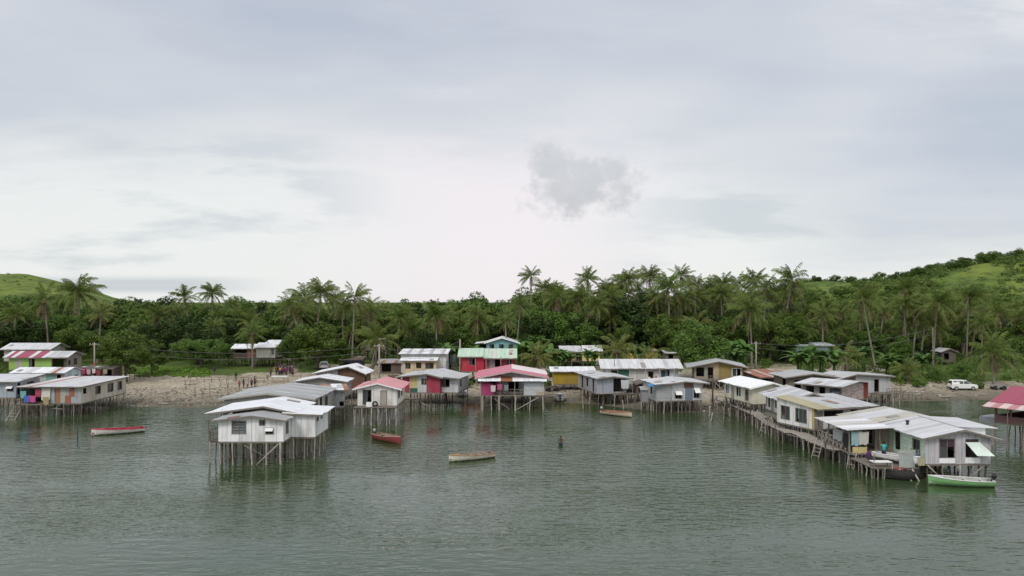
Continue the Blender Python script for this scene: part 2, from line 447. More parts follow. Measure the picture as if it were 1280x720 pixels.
            if ftrim:
                ze = ext_z(y0-of); fb = MB(); fb.box(x0-ol+.02, x1+orr-.02, y0-of+.02, y0-of+.07, ze-.13, ze+.02); s.part(fb, 'fascia', M[fascia])
        s.part(rb, 'roof', rm)
        # a few patched-on sheets
        base_v = [rb.v[i*8+4:i*8+8] for i in range(len(rb.v)//8)]
        for k in range(s.rnd.choice([0, 1, 1, 2])):
            q = [Vector(p) for p in s.rnd.choice(base_v)]; a = s.rnd.uniform(.05, .6); b = min(1, a+s.rnd.uniform(.2, .45)); up = Vector((0, 0, .035)); th_ = Vector((0, 0, .03))
            p0, p1, p2, p3 = q; c = [p0.lerp(p1, a)+up, p0.lerp(p1, b)+up, p3.lerp(p2, b)+up, p3.lerp(p2, a)+up] if (p1-p0).length > (p3-p0).length else [p0.lerp(p3, a)+up, p1.lerp(p2, a)+up, p1.lerp(p2, b)+up, p0.lerp(p3, b)+up]
            m_ = MB(); m_.hexa(c+[v+th_ for v in c]); s.part(m_, 'roof_patch', tin(s.rnd.choice([(.30, .29, .28), (.42, .40, .38), (.55, .55, .56)]), .6, 'x' if 'x' in roof[-1] else 'y'))
        return s
    def opening(s, side, o, x0, x1, y0, d, z0):
        a, b, za, zb, kind = o[:5]; t = .09
        def pt(u, off, z):
            if side == 'f': return (x0+u, y0+off, z0+z)
            if side == 'b': return (x0+u, y0+d-off, z0+z)
            if side == 'l': return (x0+off, y0+u, z0+z)
            return (x1-off, y0+u, z0+z)
        def slab(mb, u0, u1, w0, w1, o0, o1, m=0):
            mb.hexa([pt(u0, o0, w0), pt(u1, o0, w0), pt(u1, o1, w0), pt(u0, o1, w0), pt(u0, o0, w1), pt(u1, o0, w1), pt(u1, o1, w1), pt(u0, o1, w1)], m)
        if kind == 'dark': return
        fr = MB(); fw = .06
        slab(fr, a-fw, a+.02, za-fw, zb+fw, -.03, .05); slab(fr, b-.02, b+fw, za-fw, zb+fw, -.03, .05)
        slab(fr, a+.02, b-.02, zb-.02, zb+fw, -.028, .05); slab(fr, a+.02, b-.02, za-fw, za+.02, -.028, .05)
        if kind.startswith('door'):
            mats = {'door': M['wood_pale'], 'door_rust': tin((.33, .14, .08), .6), 'door_red': boards((.45, .03, .10), True), 'door_open': None}[kind]
            w = s.part(fr, 'door_frame', M['wood_grey'])
            if mats:
                q = MB(); slab(q, a+.03, b-.03, za+.02, zb-.03, .0, .045); q.build('door', mats, s.root)
            return
        fm = M['white'] if 'white' in kind else M['wood_grey']
        if 'louvre' in kind:
            mid = (a+b)/2; slab(fr, mid-.03, mid+.03, za+.02, zb-.02, -.027, .049)
            w = s.part(fr, 'window', fm); q = MB(); k = max(3, int((zb-za)/.15))
            for c in range(2):
                for i in range(k):
                    zc = za+.06+(zb-za-.1)*i/(k-1)*.97; u0 = a+.03 if c == 0 else mid+.04; u1 = mid-.04 if c == 0 else b-.03
                    q.hexa([pt(u0, .0, zc-.02), pt(u1, .0, zc-.02), pt(u1, .06, zc+.02), pt(u0, .06, zc+.02), pt(u0, .0, zc-.008), pt(u1, .0, zc-.008), pt(u1, .06, zc+.032), pt(u0, .06, zc+.032)])
            q.build('louvre', M['louvre'], w)
        else:
            k = 3 if b-a > 1.6 else 2
            for i in range(1, k): c = a+(b-a)*i/k; slab(fr, c-.025, c+.025, za+.02, zb-.02, -.026, .048)
            w = s.part(fr, 'window', fm)
            if 'awn' in kind or 'flap' in kind:
                q = MB(); L = (zb-za)*.75; q.hexa([pt(a-.03, -.06, zb), pt(b+.03, -.06, zb), pt(b+.03, -.06, zb+.03), pt(a-.03, -.06, zb+.03), pt(a-.03, -L*.75, zb-L*.62), pt(b+.03, -L*.75, zb-L*.62), pt(b+.03, -L*.75, zb-L*.59), pt(a-.03, -L*.75, zb-L*.59)])
                q.build('shutter', M['white'], w)
            else:
                q = MB(); slab(q, a+.02, a+(b-a)/k*(k-1), za+.03, zb-.03, .03, .04); q.build('pane', M['glass'], w)
                if s.rnd.random() < .6:
                    c0 = s.rnd.uniform(0, .4); q = MB(); slab(q, a+(b-a)*c0, a+(b-a)*(c0+s.rnd.uniform(.25, .45)), za+.05+s.rnd.uniform(0, .3), zb-.03, .055, .07)
                    q.build('curtain', plain('curtain', s.rnd.choice([(.40, .36, .30), (.28, .10, .10), (.12, .20, .28), (.42, .42, .40), (.30, .26, .12)]), .9, .3, 5), w)
    def box(s, name, mat, *b): mb = MB(); mb.box(*b); return s.part(mb, name, mat)
    def brace(s, a, b, w=.07, mat='wood_pale'): mb = MB(); mb.tube([a, b], w, 5); return s.part(mb, 'brace', M[mat])
    def rail(s, pts, h=.9, mat='wood_grey', lattice=False, n=6):
        for p, q in zip(pts, pts[1:]):
            mb = MB(); p = Vector(p); q = Vector(q); up = Vector((0, 0, h))
            mb.bar(p+up, q+up, .07, m=0); mb.bar(p+up*.45, q+up*.45, .05)
            for i in range(n+1):
                a = p.lerp(q, i/n); mb.bar(a, a+up, .055)
                if lattice and i < n:
                    b = p.lerp(q, (i+1)/n); mb.bar(a+up*.05, b+up*.95, .05, .03); mb.bar(b+up*.05, a+up*.95, .05, .03)
            s.part(mb, 'railing', M[mat])
    def deck(s, x0, x1, y0, y1, z, mat='wood_grey', stilts=(4, 2), wood=None, thick=1.0):
        mb = MB(); x = x0
        while x < x1-.02:
            w = s.rnd.uniform(.16, .26); e = s.rnd.uniform(-.08, .1)
            mb.box(x, min(x1, x+w-.02), y0-e, y1, z-.06+s.rnd.uniform(-.008, .008), z); x += w
        mb.bar((x0, y0+.2, z-.13), (x1, y0+.2, z-.13), .1, .14); mb.bar((x0, y1-.2, z-.13), (x1, y1-.2, z-.13), .1, .14)
        s.part(mb, 'deck', M[mat])
        nx, ny = stilts
        for i in range(nx):
            for j in range(ny): stilt(s.root, s.root, x0+.1+(x1-x0-.2)*i/max(1, nx-1), y0+.1+(y1-y0-.2)*j/max(1, ny-1), z-.1, thick*s.rnd.uniform(.8, 1.2), wood, s.rnd)
    def world(s, x, y, z): return s.root.matrix_basis @ Vector((x, y, z))

def cloth(pos, rz, w, h, col, label, group='washing hung out at the houses', sag=.06):
    mb = MB(); n = 7; k = 5; r = random.Random(int(pos[0]*13+pos[1]*7+w*100))
    ph = r.uniform(0, 6)
    for i in range(n+1):
        for j in range(k+1):
            x = w*(i/n-.5); z = -h*j/k*(1+.06*sin(i*1.7+ph)); y = .05*sin(i*1.9+ph)*(j/k)+.012
            mb.v.append((x*(1-.08*j/k), y, z-sag*(1-(2*i/n-1)**2)))
    base = len(mb.v)
    for i in range(n+1):
        for j in range(k+1): v = mb.v[i*(k+1)+j]; mb.v.append((v[0], v[1]+.02, v[2]))
    for i in range(n):
        for j in range(k):
            a = i*(k+1)+j; mb.face((a, a+1, a+k+2, a+k+1), 0, True); mb.face((base+a, base+a+k+1, base+a+k+2, base+a+1), 0, True)
    gy = sum(col)/3; col = tuple(round(.78*c+.22*gy, 3) for c in col)
    o = mb.build('hanging_cloth', plain('cloth', col, .9, .25, 6)); o.location = pos; o.rotation_euler = (0, 0, rz)
    return tag(o, label, 'cloth', group)

WHT = (.72, .73, .75); GRY = (.36, .37, .38); LGT = (.52, .53, .54)
R_white = lambda ax: tin((.78, .80, .84), .05, ax, dirt=.3)
R_light = lambda ax: tin((.60, .61, .635), .30, ax, dirt=.3)
R_grey = lambda ax: tin((.37, .38, .39), .34, ax, dirt=.45)
R_mid = lambda ax: tin((.48, .49, .51), .36, ax, dirt=.35)
R_pink = lambda ax: tin((.62, .27, .30), .05, ax, dirt=.15)
R_mag = lambda ax: tin((.33, .055, .105), .05, ax, dirt=.2)
R_rust = lambda ax: tin((.40, .22, .17), .95, ax, dirt=.4)
W_tin = lambda ax='x': tin((.33, .35, .36), .12, ax, dirt=.25)
W_tinw = lambda ax='x': tin((.50, .52, .53), .1, ax, dirt=.25)
# ---- front left: big white house on stilts
h = House('white gabled house on tall stilts in open water with louvred window and grey front roof', (273, 552), (353, 552), 2.25, seed=11)
WB = boards((.75, .76, .77), True, 1.2, .12, (.30, .29, .27))
h.volume(0, 6.3, 0, 3.2, 2.12, 'gable_y', .42, .53, (.55, .45, .45, .1), [R_grey('y')], wmats=[WB],
         front=[(1.35, 2.65, .78, 1.98, 'louvre'), (4.6, 5.3, .75, 1.3, 'awning'), (4.0, 4.5, 1.6, 2.05, 'pane')],
         right=[(.9, 1.7, .6, 1.75, 'louvre')], back=[(1, 5, .3, 1.9, 'dark')], stilts=(4, 2), wood='wood_pale', thick=1.25)
h.volume(-.9, 6.3, 3.25, 6.8, 2.45, 'gable_y', .55, .6, (1.5, .5, .4, .7), [R_white('y')], wmats=[WB], left=[(.8, 3, .5, 2.0, 'dark')], stilts=(5, 3), wood='wood_grey', hide='f', thick=1.1)
h.volume(6.35, 8.75, 2.6, 5.6, 2.35, 'slope_x', -.10, .5, (.9, .75, .35, .4), [R_white('y')], wmats=[WB], right=[(.7, 1.3, 1.5, 2.1, 'pane'), (2.3, 2.9, 1.5, 2.1, 'pane')], stilts=(3, 3), wood='wood_pale', thick=1.1)
h.deck(-1.25, -.03, 1.0, 3.9, 2.15, stilts=(2, 3))
h.rail([(-1.2, 1.05, 2.15), (-.1, 1.05, 2.15)], 1.0, n=4); h.rail([(-1.2, 1.05, 2.15), (-1.2, 3.8, 2.15)], 1.0, n=6)
for x, y in ((-1.2, 1.05), (-1.2, 3.8)): stilt(h.root, h.root, x, y, 4.75, .8, 'wood_grey', h.rnd, 'veranda_post', 0)
h.brace((5.9, .1, 2.1), (3.6, .05, -.1)); h.brace((2.4, .2, 1.9), (4.6, 1.8, .1), .05)

# ---- hall behind it
h = House('long low house with wide weathered grey gable roof directly behind the white stilt house', (280, 523), (391, 523), 2.0, seed=12)
h.volume(0, None, 0, 11, 2.35, 'gable_y', .62, .5, (.6, .5, .6, .3), [R_grey('y'), R_mid('y')], seq=[0, 0, 0, 1], wmats=[boards((.42, .42, .41), True, .3, .5), W_tin()],
         front=[(8.4, 9.2, .6, 1.7, 'pane')], right=[(1, 2.2, .6, 1.9, 'pane'), (3.5, 4.6, .1, 2, 'dark'), (6, 7.4, .6, 1.8, 'pane')], stilts=(6, 5), fascia='wood_pale')
h = House('small raised tin cabin with orange rusted patches on its grey front wall', (405, 510), (431, 509), 1.7, seed=13)
h.volume(0, None, 0, 4.2, 2.35, 'slope_y', .25, .5, (.35, .6, .6, .3), [R_rust('x'), R_white('x')], seq=[0, 0, 1, 1], wmats=[tin((.42, .44, .44), .1, 'x'), tin((.42, .30, .24), .85, 'x')],
         segs={'f': [(0, 1.0, 1)]}, front=[(2.0, 2.6, .15, .8, 'dark')], right=[(1, 2, .5, 1.5, 'dark')], stilts=(3, 3))
h = House('low grey house with pale bent roof between the long grey roof and brown house', (370, 496), (431, 496), 2.3, seed=14)
h.volume(0, None, 0, 4.5, 2.2, 'gable_y', .55, .5, (.3, .5, .5, .2), [R_white('y'), R_light('y')], seq=[0, 0, 1], wmats=[boards((.34, .33, .32), False, .25, .5)], front=[(.5, 1.5, .8, 1.7, 'dark'), (2.6, 3.6, .8, 1.7, 'pane')], stilts=(4, 3))
h = House('brown weatherboard house with half white half grey roof and small white square window', (395, 485), (455, 485), 2.2, seed=15)
h.volume(0, None, 0, 6, 2.35, 'gable_y', 1.0, .68, (.6, .5, .6, .5), [R_white('y')], wmats=[boards((.13, .065, .045), False, .22, .3, (.06, .04, .03)), boards((.42, .43, .44), True, .5, .3)],
         segs={'f': [(0, 3.4, 1)]}, front=[(1, 1.8, 1, 1.8, 'pane'), (2.3, 2.9, 1, 1.8, 'pane')], right=[(1, 2, .6, 1.7, 'dark')], stilts=(4, 3))
mbw = MB(); mbw.box(4.9, 5.5, -.03, .0, 3.2, 3.8); h.part(mbw, 'window_board', M['white'])

# ---- white house with pink roof
h = House('white cabin with pale pink gable roof and a front deck holding a tyre', (447, 507), (496, 507), 2.37, seed=16)
h.volume(0, None, 0, 7.4, 2.3, 'gable_y', .62, .52, (.55, .75, .5, .4), [R_pink('y')], wmats=[boards((.70, .69, .67), True, 1.2, .12)], front=[(.7, 1.75, .15, 2.0, 'pane'), (3.0, 3.75, .12, 1.9, 'door')],
         right=[(1.2, 2.6, .8, 1.9, 'pane'), (4, 5, .8, 1.9, 'pane')], stilts=(5, 5), fascia='white', wood='wood_pale')
h.deck(-.35, 5.2, -1.35, -.03, 2.3, stilts=(6, 2), wood='wood_pale', thick=1.2)
mb = MB(); mb.box(1.2, 1.95, -.55, -.1, 2.3, 2.85); h2 = mb.build('storage_box', M['white']); h2.parent = None; h2.matrix_world = h.root.matrix_basis.copy(); tag(h2, 'white storage box beside the tyre on the deck of the pink-roofed cabin', 'box')
def torus(name, loc, R, r, mat, label, cat, rot=(pi/2, 0, 0)):
    mb = MB(); n = 18
    for i in range(n):
        a = 2*pi*i/n
        for j in range(8):
            b = 2*pi*j/8; mb.v.append(((R+r*cos(b))*cos(a), (R+r*cos(b))*sin(a), r*sin(b)))
    for i in range(n):
        for j in range(8): mb.face((i*8+j, ((i+1) % n)*8+j, ((i+1) % n)*8+(j+1) % 8, i*8+(j+1) % 8), 0, True)
    o = mb.build(name, mat); o.location = loc; o.rotation_euler = rot; return tag(o, label, cat)
w = h.world(2.35, -.5, 2.3); torus('tyre', (w.x, w.y, w.z+.36), .27, .1, M['rubber'], 'black car tyre standing upright on the deck of the pink-roofed cabin', 'tyre')

# ---- maroon and grey house
h = House('house with maroon, yellow and grey patchwork front wall under wide grey roof', (503, 490), (550, 491), 2.34, seed=17)
red = boards((.34, .03, .07), True, 1.2, .08)
h.volume(0, None, 0, 8.5, 2.35, 'gable_y', .42, .68, (.8, .6, .7, .4), [R_mid('y'), R_light('y')], seq=[0, 0, 1, 0], wmats=[red, plain('yellow_ply', (.50, .42, .20), .8, .3), W_tinw(), plain('green_ply', (.03, .12, .08), .7, .3)],
         segs={'f': [(0, 1.1, 0), (1.1, 2.35, 1), (2.35, 3.7, 2), (3.7, 6, 0)]}, front=[(2.95, 3.65, 1.2, 2.0, 'pane')], right=[(1, 2, .8, 1.8, 'pane')], stilts=(4, 3), wood='wood_dark')
h.volume(5.65, 8.3, .9, 6.6, 2.35, 'slope_x', -.22, .5, (.2, .5, .9, .4), [R_mid('y')], wmats=[W_tinw(), red], front=[(.1, 1.3, .8, 1.9, 'pane')], right=[(1, 2, .8, 1.8, 'pane')], stilts=(2, 3), wood='wood_dark')
mb = MB(); mb.box(1.15, 2.33, -.02, 0, 2.36, 2.95); h.part(mb, 'wall_patch', plain('green_ply', (.03, .12, .08), .7, .3))
h.brace((2, .3, 1.2), (4, .4, .2)); h.deck(-.1, 2.6, -1.1, -.1, 1.5, stilts=(3, 2))

# ---- cream house behind
h = House('cream walled house with two stepped white sheet roofs behind the maroon house', (503, 467), (545, 467), 2.0, seed=18)
cream = boards((.58, .49, .33), False, .3, .15)
h.volume(0, None, 0, 2.6, 2.55, 'slope_y', .35, .5, (.5, .3, .6, .1), [R_white('x'), R_light('x')], seq=[0], wmats=[cream], front=[(.6, 1.5, 1, 2, 'pane'), (2.6, 3.6, 1, 2.1, 'dark'), (4.4, 5.9, 1, 2, 'pane')], stilts=(4, 2))
h.volume(-.7, 8.1, 2.75, 6, 3.6, 'slope_y', .5, .5, (.4, .4, .6, .3), [R_white('x'), R_mid('x')], seq=[0, 0, 1], wmats=[boards((.60, .61, .63), False, .3, .15)], right=[(1, 2, 1, 2, 'pane')], left=[(1, 2, 1, 2, 'dark')], stilts=(5, 3))

# ---- red house
h = House('bright red house with long pale green roof behind the pink-roofed veranda house', (577, 464), (643, 464), 3.45, seed=19)
redw = boards((.45, .02, .05), False, .25, .06)
h.volume(0, 3.9, 0, 6, 2.75, 'gable_x', 1.05, .5, (.7, .0, .6, .5), [tin((.45, .58, .47), .05, 'x', dirt=.2)], wmats=[redw], front=[(1.35, 2.35, 1.1, 2.2, 'pane')], left=[(1, 2, 1, 2, 'pane')], stilts=(3, 3))
h.volume(3.9, None, .6, 5.4, 2.72, 'gable_x', 1.0, .5, (.0, .5, 1.2, .5), [tin((.45, .58, .47), .05, 'x', dirt=.2), tin((.52, .52, .47), .1, 'x', dirt=.2)], seq=[0, 0, 1, 0], wmats=[redw, boards((.36, .36, .38), True, .3, .2)],
         segs={'f': [(1.0, 2.0, 1)]}, front=[(1.95, 3.1, .1, 2.1, 'dark'), (4.0, 4.9, 1, 2, 'pane')], stilts=(3, 3))
for x in (2.6, 4.4, 6.9): stilt(h.root, h.root, x, -.5, 6.1, .8, 'wood_pale', h.rnd, 'veranda_post', 0)
h.deck(2.6, 9.3, -.7, .58, 3.4, stilts=(4, 1)); h.rail([(4.5, -.65, 3.4), (9.3, -.65, 3.4)], .8, n=9)

# ---- teal house
h = House('small teal house with white gabled roof highest among the houses behind the red one', (608, 442), (647, 442), 4.7, seed=20)
teal = boards((.17, .40, .42), False, .3, .08)
h.volume(0, None, 0, 6.5, 2.35, 'gable_y', 1.0, .5, (.5, .6, .6, .4), [R_white('y')], wmats=[teal], front=[(.7, 1.6, 1, 1.95, 'pane'), (2.7, 3.6, 1, 1.95, 'pane'), (4.7, 5.6, 1, 1.95, 'pane')], left=[(1, 2, 1, 2, 'pane')], stilts=(4, 3), fascia='white')
h.volume(-2.1, -.05, .6, 5, 2.1, 'slope_x', .2, .5, (.3, .0, .4, .3), [R_white('y')], wmats=[M['wood_dark'], teal], front=[(.1, 1.9, .9, 1.9, 'dark')], stilts=(2, 3))

# ---- pink / magenta veranda house
h = House('raised house with magenta and white gable roof and an open front veranda', (601, 494), (681, 494), 2.2, seed=21)
gb = boards((.30, .28, .27), True, .3, .3)
h.volume(0, None, 1.7, 10.5, 2.55, 'gable_y', .85, .48, (1.0, .6, 1.3, .4), [tin((.55, .17, .24), .04, 'y', dirt=.15), tin((.74, .66, .67), .03, 'y', dirt=.1)], wmats=[gb, boards((.33, .02, .13), True, .3, .1), tin((.45, .47, .49), .1, 'z')],
         segs={'f': [(0, 3, 1), (5.8, 10, 2)]}, front=[(1.2, 2.2, .1, 2, 'door_open'), (4.0, 5.5, .3, 2, 'dark')], stilts=(6, 5), hide='', fascia='wood_pale', strip=2.2)
# recolour: left slope magenta, right slope whiter
rf = [c for c in h.root.children if c.name.startswith('roof')][-1]
npol = len(rf.data.polygons); half = npol//2
for i, p in enumerate(rf.data.polygons): p.material_index = 0 if i < half else (1 if (i-half)//6 > 1 else 0)
rf.data.update()
mb = MB()
for i in range(12):
    a = -.4+i*.83; b = a+.82; j = h.rnd.uniform(-.02, .02); mi = 1 if i in (4, 5) else 0
    mb.hexa([(a, -.75, 4.28+j), (b, -.75, 4.28+j), (b, 1.68, 4.72+j), (a, 1.68, 4.72+j), (a, -.75, 4.32+j), (b, -.75, 4.32+j), (b, 1.68, 4.76+j), (a, 1.68, 4.76+j)], mi)
h.part(mb, 'awning', [R_white('x'), R_rust('x')])
mb = MB(); mb.box(0, 9.2, 0, 1.6, 2.06, 2.2); h.part(mb, 'veranda_floor', M['wood_grey'])
for x in (.1, 2.7, 4.95, 9.15): stilt(h.root, h.root, x, .05, 4.35, .75, 'wood_pale', h.rnd, 'veranda_post', 0)
for x in (.1, 1.5, 2.7, 4.9, 7.0, 9.0): stilt(h.root, h.root, x, .05, 2.1, 1.2, 'wood_pale', h.rnd)
for x in (.1, 2.2, 4.5, 6.8, 9.0): stilt(h.root, h.root, x, 1.4, 2.1, 1.2, 'wood_grey', h.rnd)
mb = MB(); mb.box(.1, 1.9, -.02, .05, 2.2, 3.85); h.part(mb, 'magenta_panel', boards((.36, .03, .14), True, .35, .15))
mb = MB(); mb.box(6.25, 9.15, -.02, .05, 2.2, 4.05); h.part(mb, 'side_panel', tin((.45, .47, .49), .12, 'z', 1.0))
mb = MB(); mb.box(8.0, 9.2, -.06, -.025, 2.2, 2.75); h.part(mb, 'ply_patch', plain('old_ply', (.38, .33, .26), .8, .3))
h.rail([(2.0, .05, 2.2), (6.2, .05, 2.2)], .85, n=9)
h.brace((4.8, .0, -.1), (8.4, .0, 1.9)); h.brace((1.8, .6, 1.7), (4.2, .5, .1), .05)

# ---- mustard shed
h = House('mustard yellow shed of vertical boards with flat white roof on the beach', (692, 480), (742, 480), 1.8, seed=22)
h.volume(0, None, 0, 4, 2.15, 'slope_y', .35, .5, (.6, .5, .5, .3), [R_white('x')], wmats=[boards((.36, .24, .015), True, .22, .1), boards((.48, .36, .22), True, .3, .1)], segs={'l': [(0, 4, 1)]}, stilts=(4, 2), wood='wood_dark')

# ---- yellow houses at the trees
h = House('pale yellow upper house with dark open porch standing among banana plants', (728, 451), (750, 451), 3.3, seed=23)
yel = boards((.66, .56, .24), False, .3, .08)
h.volume(0, None, 0, 5, 2.15, 'gable_x', .85, .5, (.0, .6, .5, .5), [R_light('x')], wmats=[yel], front=[(1.6, 2.8, .7, 1.7, 'pane')], stilts=(2, 3))
h.volume(-4.2, -.02, 1.2, 3.8, 2.15, 'slope_y', .6, .5, (.5, 0, 1.6, .2), [R_light('x')], wmats=[M['wood_dark'], yel], segs={'f': [(1, 3, 1)]}, front=[(3.1, 4.0, .1, 1.9, 'dark'), (.2, .9, .6, 1.7, 'dark')], stilts=(3, 2))
h.rail([(-4.2, 0, 3.3), (-.1, 0, 3.3)], .9, n=6); h.deck(-4.3, -.05, -.1, 1.15, 3.25, stilts=(3, 1))
h = House('far yellow house half hidden by palms behind the long white house', (788, 451), (822, 451), 2.8, seed=24)
h.volume(0, None, 0, 5, 2.2, 'slope_y', .2, .5, (.3, .3, .3, .3), [tin((.40, .36, .20), .1, 'x')], wmats=[boards((.55, .42, .10), False, .3, .1)], front=[(1.6, 3.2, .7, 1.7, 'pane')], stilts=(3, 2))

# ---- long white house
h = House('long off-white house with one long straight grey roof, rail and open doorway', (757, 480), (848, 480), 2.4, seed=25)
offw = boards((.58, .56, .53), True, .9, .25)
h.volume(0, None, 0, 6, 2.75, 'gable_x', 1.0, .5, (.9, .7, .7, .5), [R_light('x'), R_mid('x')], seq=[0, 0, 0, 0, 1], wmats=[offw, boards((.04, .14, .10), True, .3, .1), boards((.42, .22, .20), True, .3, .3), boards((.30, .38, .40), True, .3, .2)],
         segs={'f': [(0, .9, 0), (.9, 1.8, 2), (2.0, 3.8, 1), (11, 13, 3)], 'l': [(0, 2, 3)]}, front=[(.9, 1.9, .7, 2.2, 'dark'), (6.9, 7.7, .1, 2.0, 'door_open'), (9.0, 10.3, 1.0, 2.2, 'window')], left=[(1, 2, .8, 2, 'pane'), (3.4, 4.4, .1, 2, 'dark')], stilts=(8, 4))
h.deck(5.8, 11, -1.1, -.02, 2.35, stilts=(4, 1)); h.rail([(5.9, -1.05, 2.35), (11, -1.05, 2.35)], .85, n=10)
for x in (6.3, 8.5, 10.8): stilt(h.root, h.root, x, -1.05, 4.9, .7, 'wood_pale', h.rnd, 'veranda_post', 0)
mb = MB(); mb.box(9.6, 11.1, -1.16, -1.11, 2.75, 3.25); h.part(mb, 'rail_board', boards((.42, .16, .14), False, .2, .2))
bay = P(757, 480, 2.4)

# ---- patched hut
h = House('weathered grey patched hut with silver sheet front and dark open corner on crooked stilts', (746, 492), (783, 491), 1.9, seed=26)
tarp = tin((.32, .34, .38), .05, 'x', 3.0); wb = boards((.33, .32, .31), True, .3, .5)
h.volume(0, None, 0, 9.5, 2.3, 'gable_y', .25, .5, (.4, .9, .6, .5), [R_mid('y'), R_light('y')], seq=[0, 0, 0, 1], wmats=[wb, tarp, M['wood_grey']],
         segs={'f': [(0, 2.6, 1)], 'l': [(0, 1.2, 1), (2.2, 4, 1)]}, front=[(2.65, 4.5, .2, 2.2, 'dark')], left=[(1.3, 2.1, .1, 2.1, 'dark'), (4.2, 5.2, .6, 1.9, 'dark'), (6.7, 7.6, .1, 2, 'dark')], stilts=(6, 7), thick=1.05)
h.deck(2.4, 6.0, -.8, 1.2, 1.8, stilts=(4, 2))
mb = MB(); mb.tube([(-.2, -.1, 2.0), (.6, -.14, 1.86), (1.4, -.1, 1.9), (2.5, -.12, 1.82)], .06, 5); h.part(mb, 'sill_pole', M['wood_pale'])

# ---- outhouse
h = House('tiny narrow grey outhouse on stilts between the patched hut and the tin house', (802, 502), (815, 502), 1.2, name='outhouse', cat='outhouse', seed=27)
h.volume(0, None, 0, 1.5, 1.75, 'slope_y', .2, .5, (.15, .15, .2, .1), [R_light('x')], wmats=[tin((.30, .30, .31), .2, 'x')], left=[(.4, 1.1, .1, 1.6, 'dark')], stilts=(3, 3), thick=1.1)

# ---- grey tin house with patches
h = House('grey tin house with reddish brown and blue front patches and propped white shutters', (820, 501), (878, 500), 1.8, seed=28)
h.volume(0, 2.15, -.25, 6.5, 2.35, 'slope_x', .12, .5, (.4, .0, .5, .3), [R_light('y')], wmats=[tin((.33, .35, .35), .12, 'z', .9)], left=[(2, 3, .7, 1.8, 'dark')], stilts=(4, 5), thick=1.15)
h.volume(2.2, None, 0, 6.3, 2.45, 'gable_y', .25, .4, (.1, .9, .6, .4), [R_light('y'), R_mid('y')], seq=[0, 0, 1], wmats=[W_tinw(), tin((.14, .07, .055), .5, 'x', 2), tin((.17, .21, .27), .05, 'x', 2)],
         segs={'f': [(2.05, 3.2, 2)]}, front=[(.6, 1.5, .3, 1.3, 'shutter_awn'), (3.35, 4.1, .35, 1.75, 'flap')], stilts=(5, 5), thick=1.15)
mb = MB(); mb.box(4.1, 5.5, -.04, -.005, 3.55, 4.25); h.part(mb, 'rusty_patch', tin((.14, .07, .055), .5, 'x', 2))
mb = MB(); mb.hexa([(-1.2, -.8, 3.9), (.5, -.8, 3.9), (.6, .6, 4.12), (-1.1, .6, 4.12), (-1.2, -.8, 3.94), (.5, -.8, 3.94), (.6, .6, 4.16), (-1.1, .6, 4.16)]); h.part(mb, 'blue_awning', plain('blue_tarp', (.06, .20, .42), .6, .15))

# ---- ochre house
h = House('ochre and brown board house with wide grey gable roof beside the big leafy tree', (868, 474), (929, 475), 2.6, seed=29)
oc = boards((.27, .20, .06), True, .28, .25)
h.volume(0, None, 0, 8, 2.25, 'gable_y', .85, .5, (1.3, .7, .8, .5), [R_mid('y'), R_grey('y')], seq=[0, 0, 1], wmats=[boards((.30, .27, .22), True, .3, .5), oc, boards((.40, .32, .22), True, .3, .2)],
         segs={'f': [(4.0, 9, 1), (2.6, 4.0, 2)], 'r': [(0, 9, 1)]}, front=[(.3, 1.6, .5, 2.0, 'dark'), (2.2, 3.1, .1, 2.05, 'dark'), (6.2, 7.6, .6, 1.9, 'window_white')], left=[(.6, 2, .1, 2, 'dark'), (3, 5, .5, 1.8, 'dark')], stilts=(8, 5), thick=1.1)
h.deck(-1.6, 3.4, -1.2, -.02, 2.5, stilts=(6, 2)); h.rail([(2.2, -1.15, 2.5), (5.5, -1.15, 2.5)], .8, n=8)
h.brace((3.2, -1.1, 2.4), (5.0, -.8, .4)); h.brace((5.2, -.9, 2.3), (3.8, -.6, .5), .05)

# ---- cream house, white roof
h = House('cream house with brilliant white roof and row of windows beside the boardwalk', (941, 505), (980, 504), 2.4, seed=30)
cr = boards((.64, .62, .50), False, .3, .06)
h.volume(0, None, 0, 8.4, 2.2, 'gable_y', .55, .6, (.7, .8, .5, .6), [tin((.86, .87, .89), .0, 'y', dirt=.05)], wmats=[cr], left=[(1.2, 2.0, .3, 1.65, 'pane'), (3.3, 4.7, .5, 1.8, 'window_white'), (5.4, 6.0, .1, 1.9, 'door'), (6.9, 7.9, .5, 1.8, 'window_white')], front=[(1.9, 2.7, .8, 1.8, 'pane')], stilts=(4, 5), fascia='white')
h = House('collapsed looking rusty red roofed shelter behind the cream house', (950, 483), (988, 481), 1.9, name='shelter', cat='shelter', seed=31)
rr = tin((.30, .085, .06), .9, 'x', dirt=.3)
h.volume(0, None, 0, 4.5, 1.5, 'slope_y', .7, .5, (.4, .5, .5, .3), [rr, R_rust('x'), tin((.42, .35, .32), .6, 'x')], seq=[0, 1, 0, 2, 0], wmats=[M['wood_dark'], W_tin()], segs={'f': [(3, 4, 1)]}, front=[(.3, 1.8, .1, 1.3, 'dark')], stilts=(4, 2))

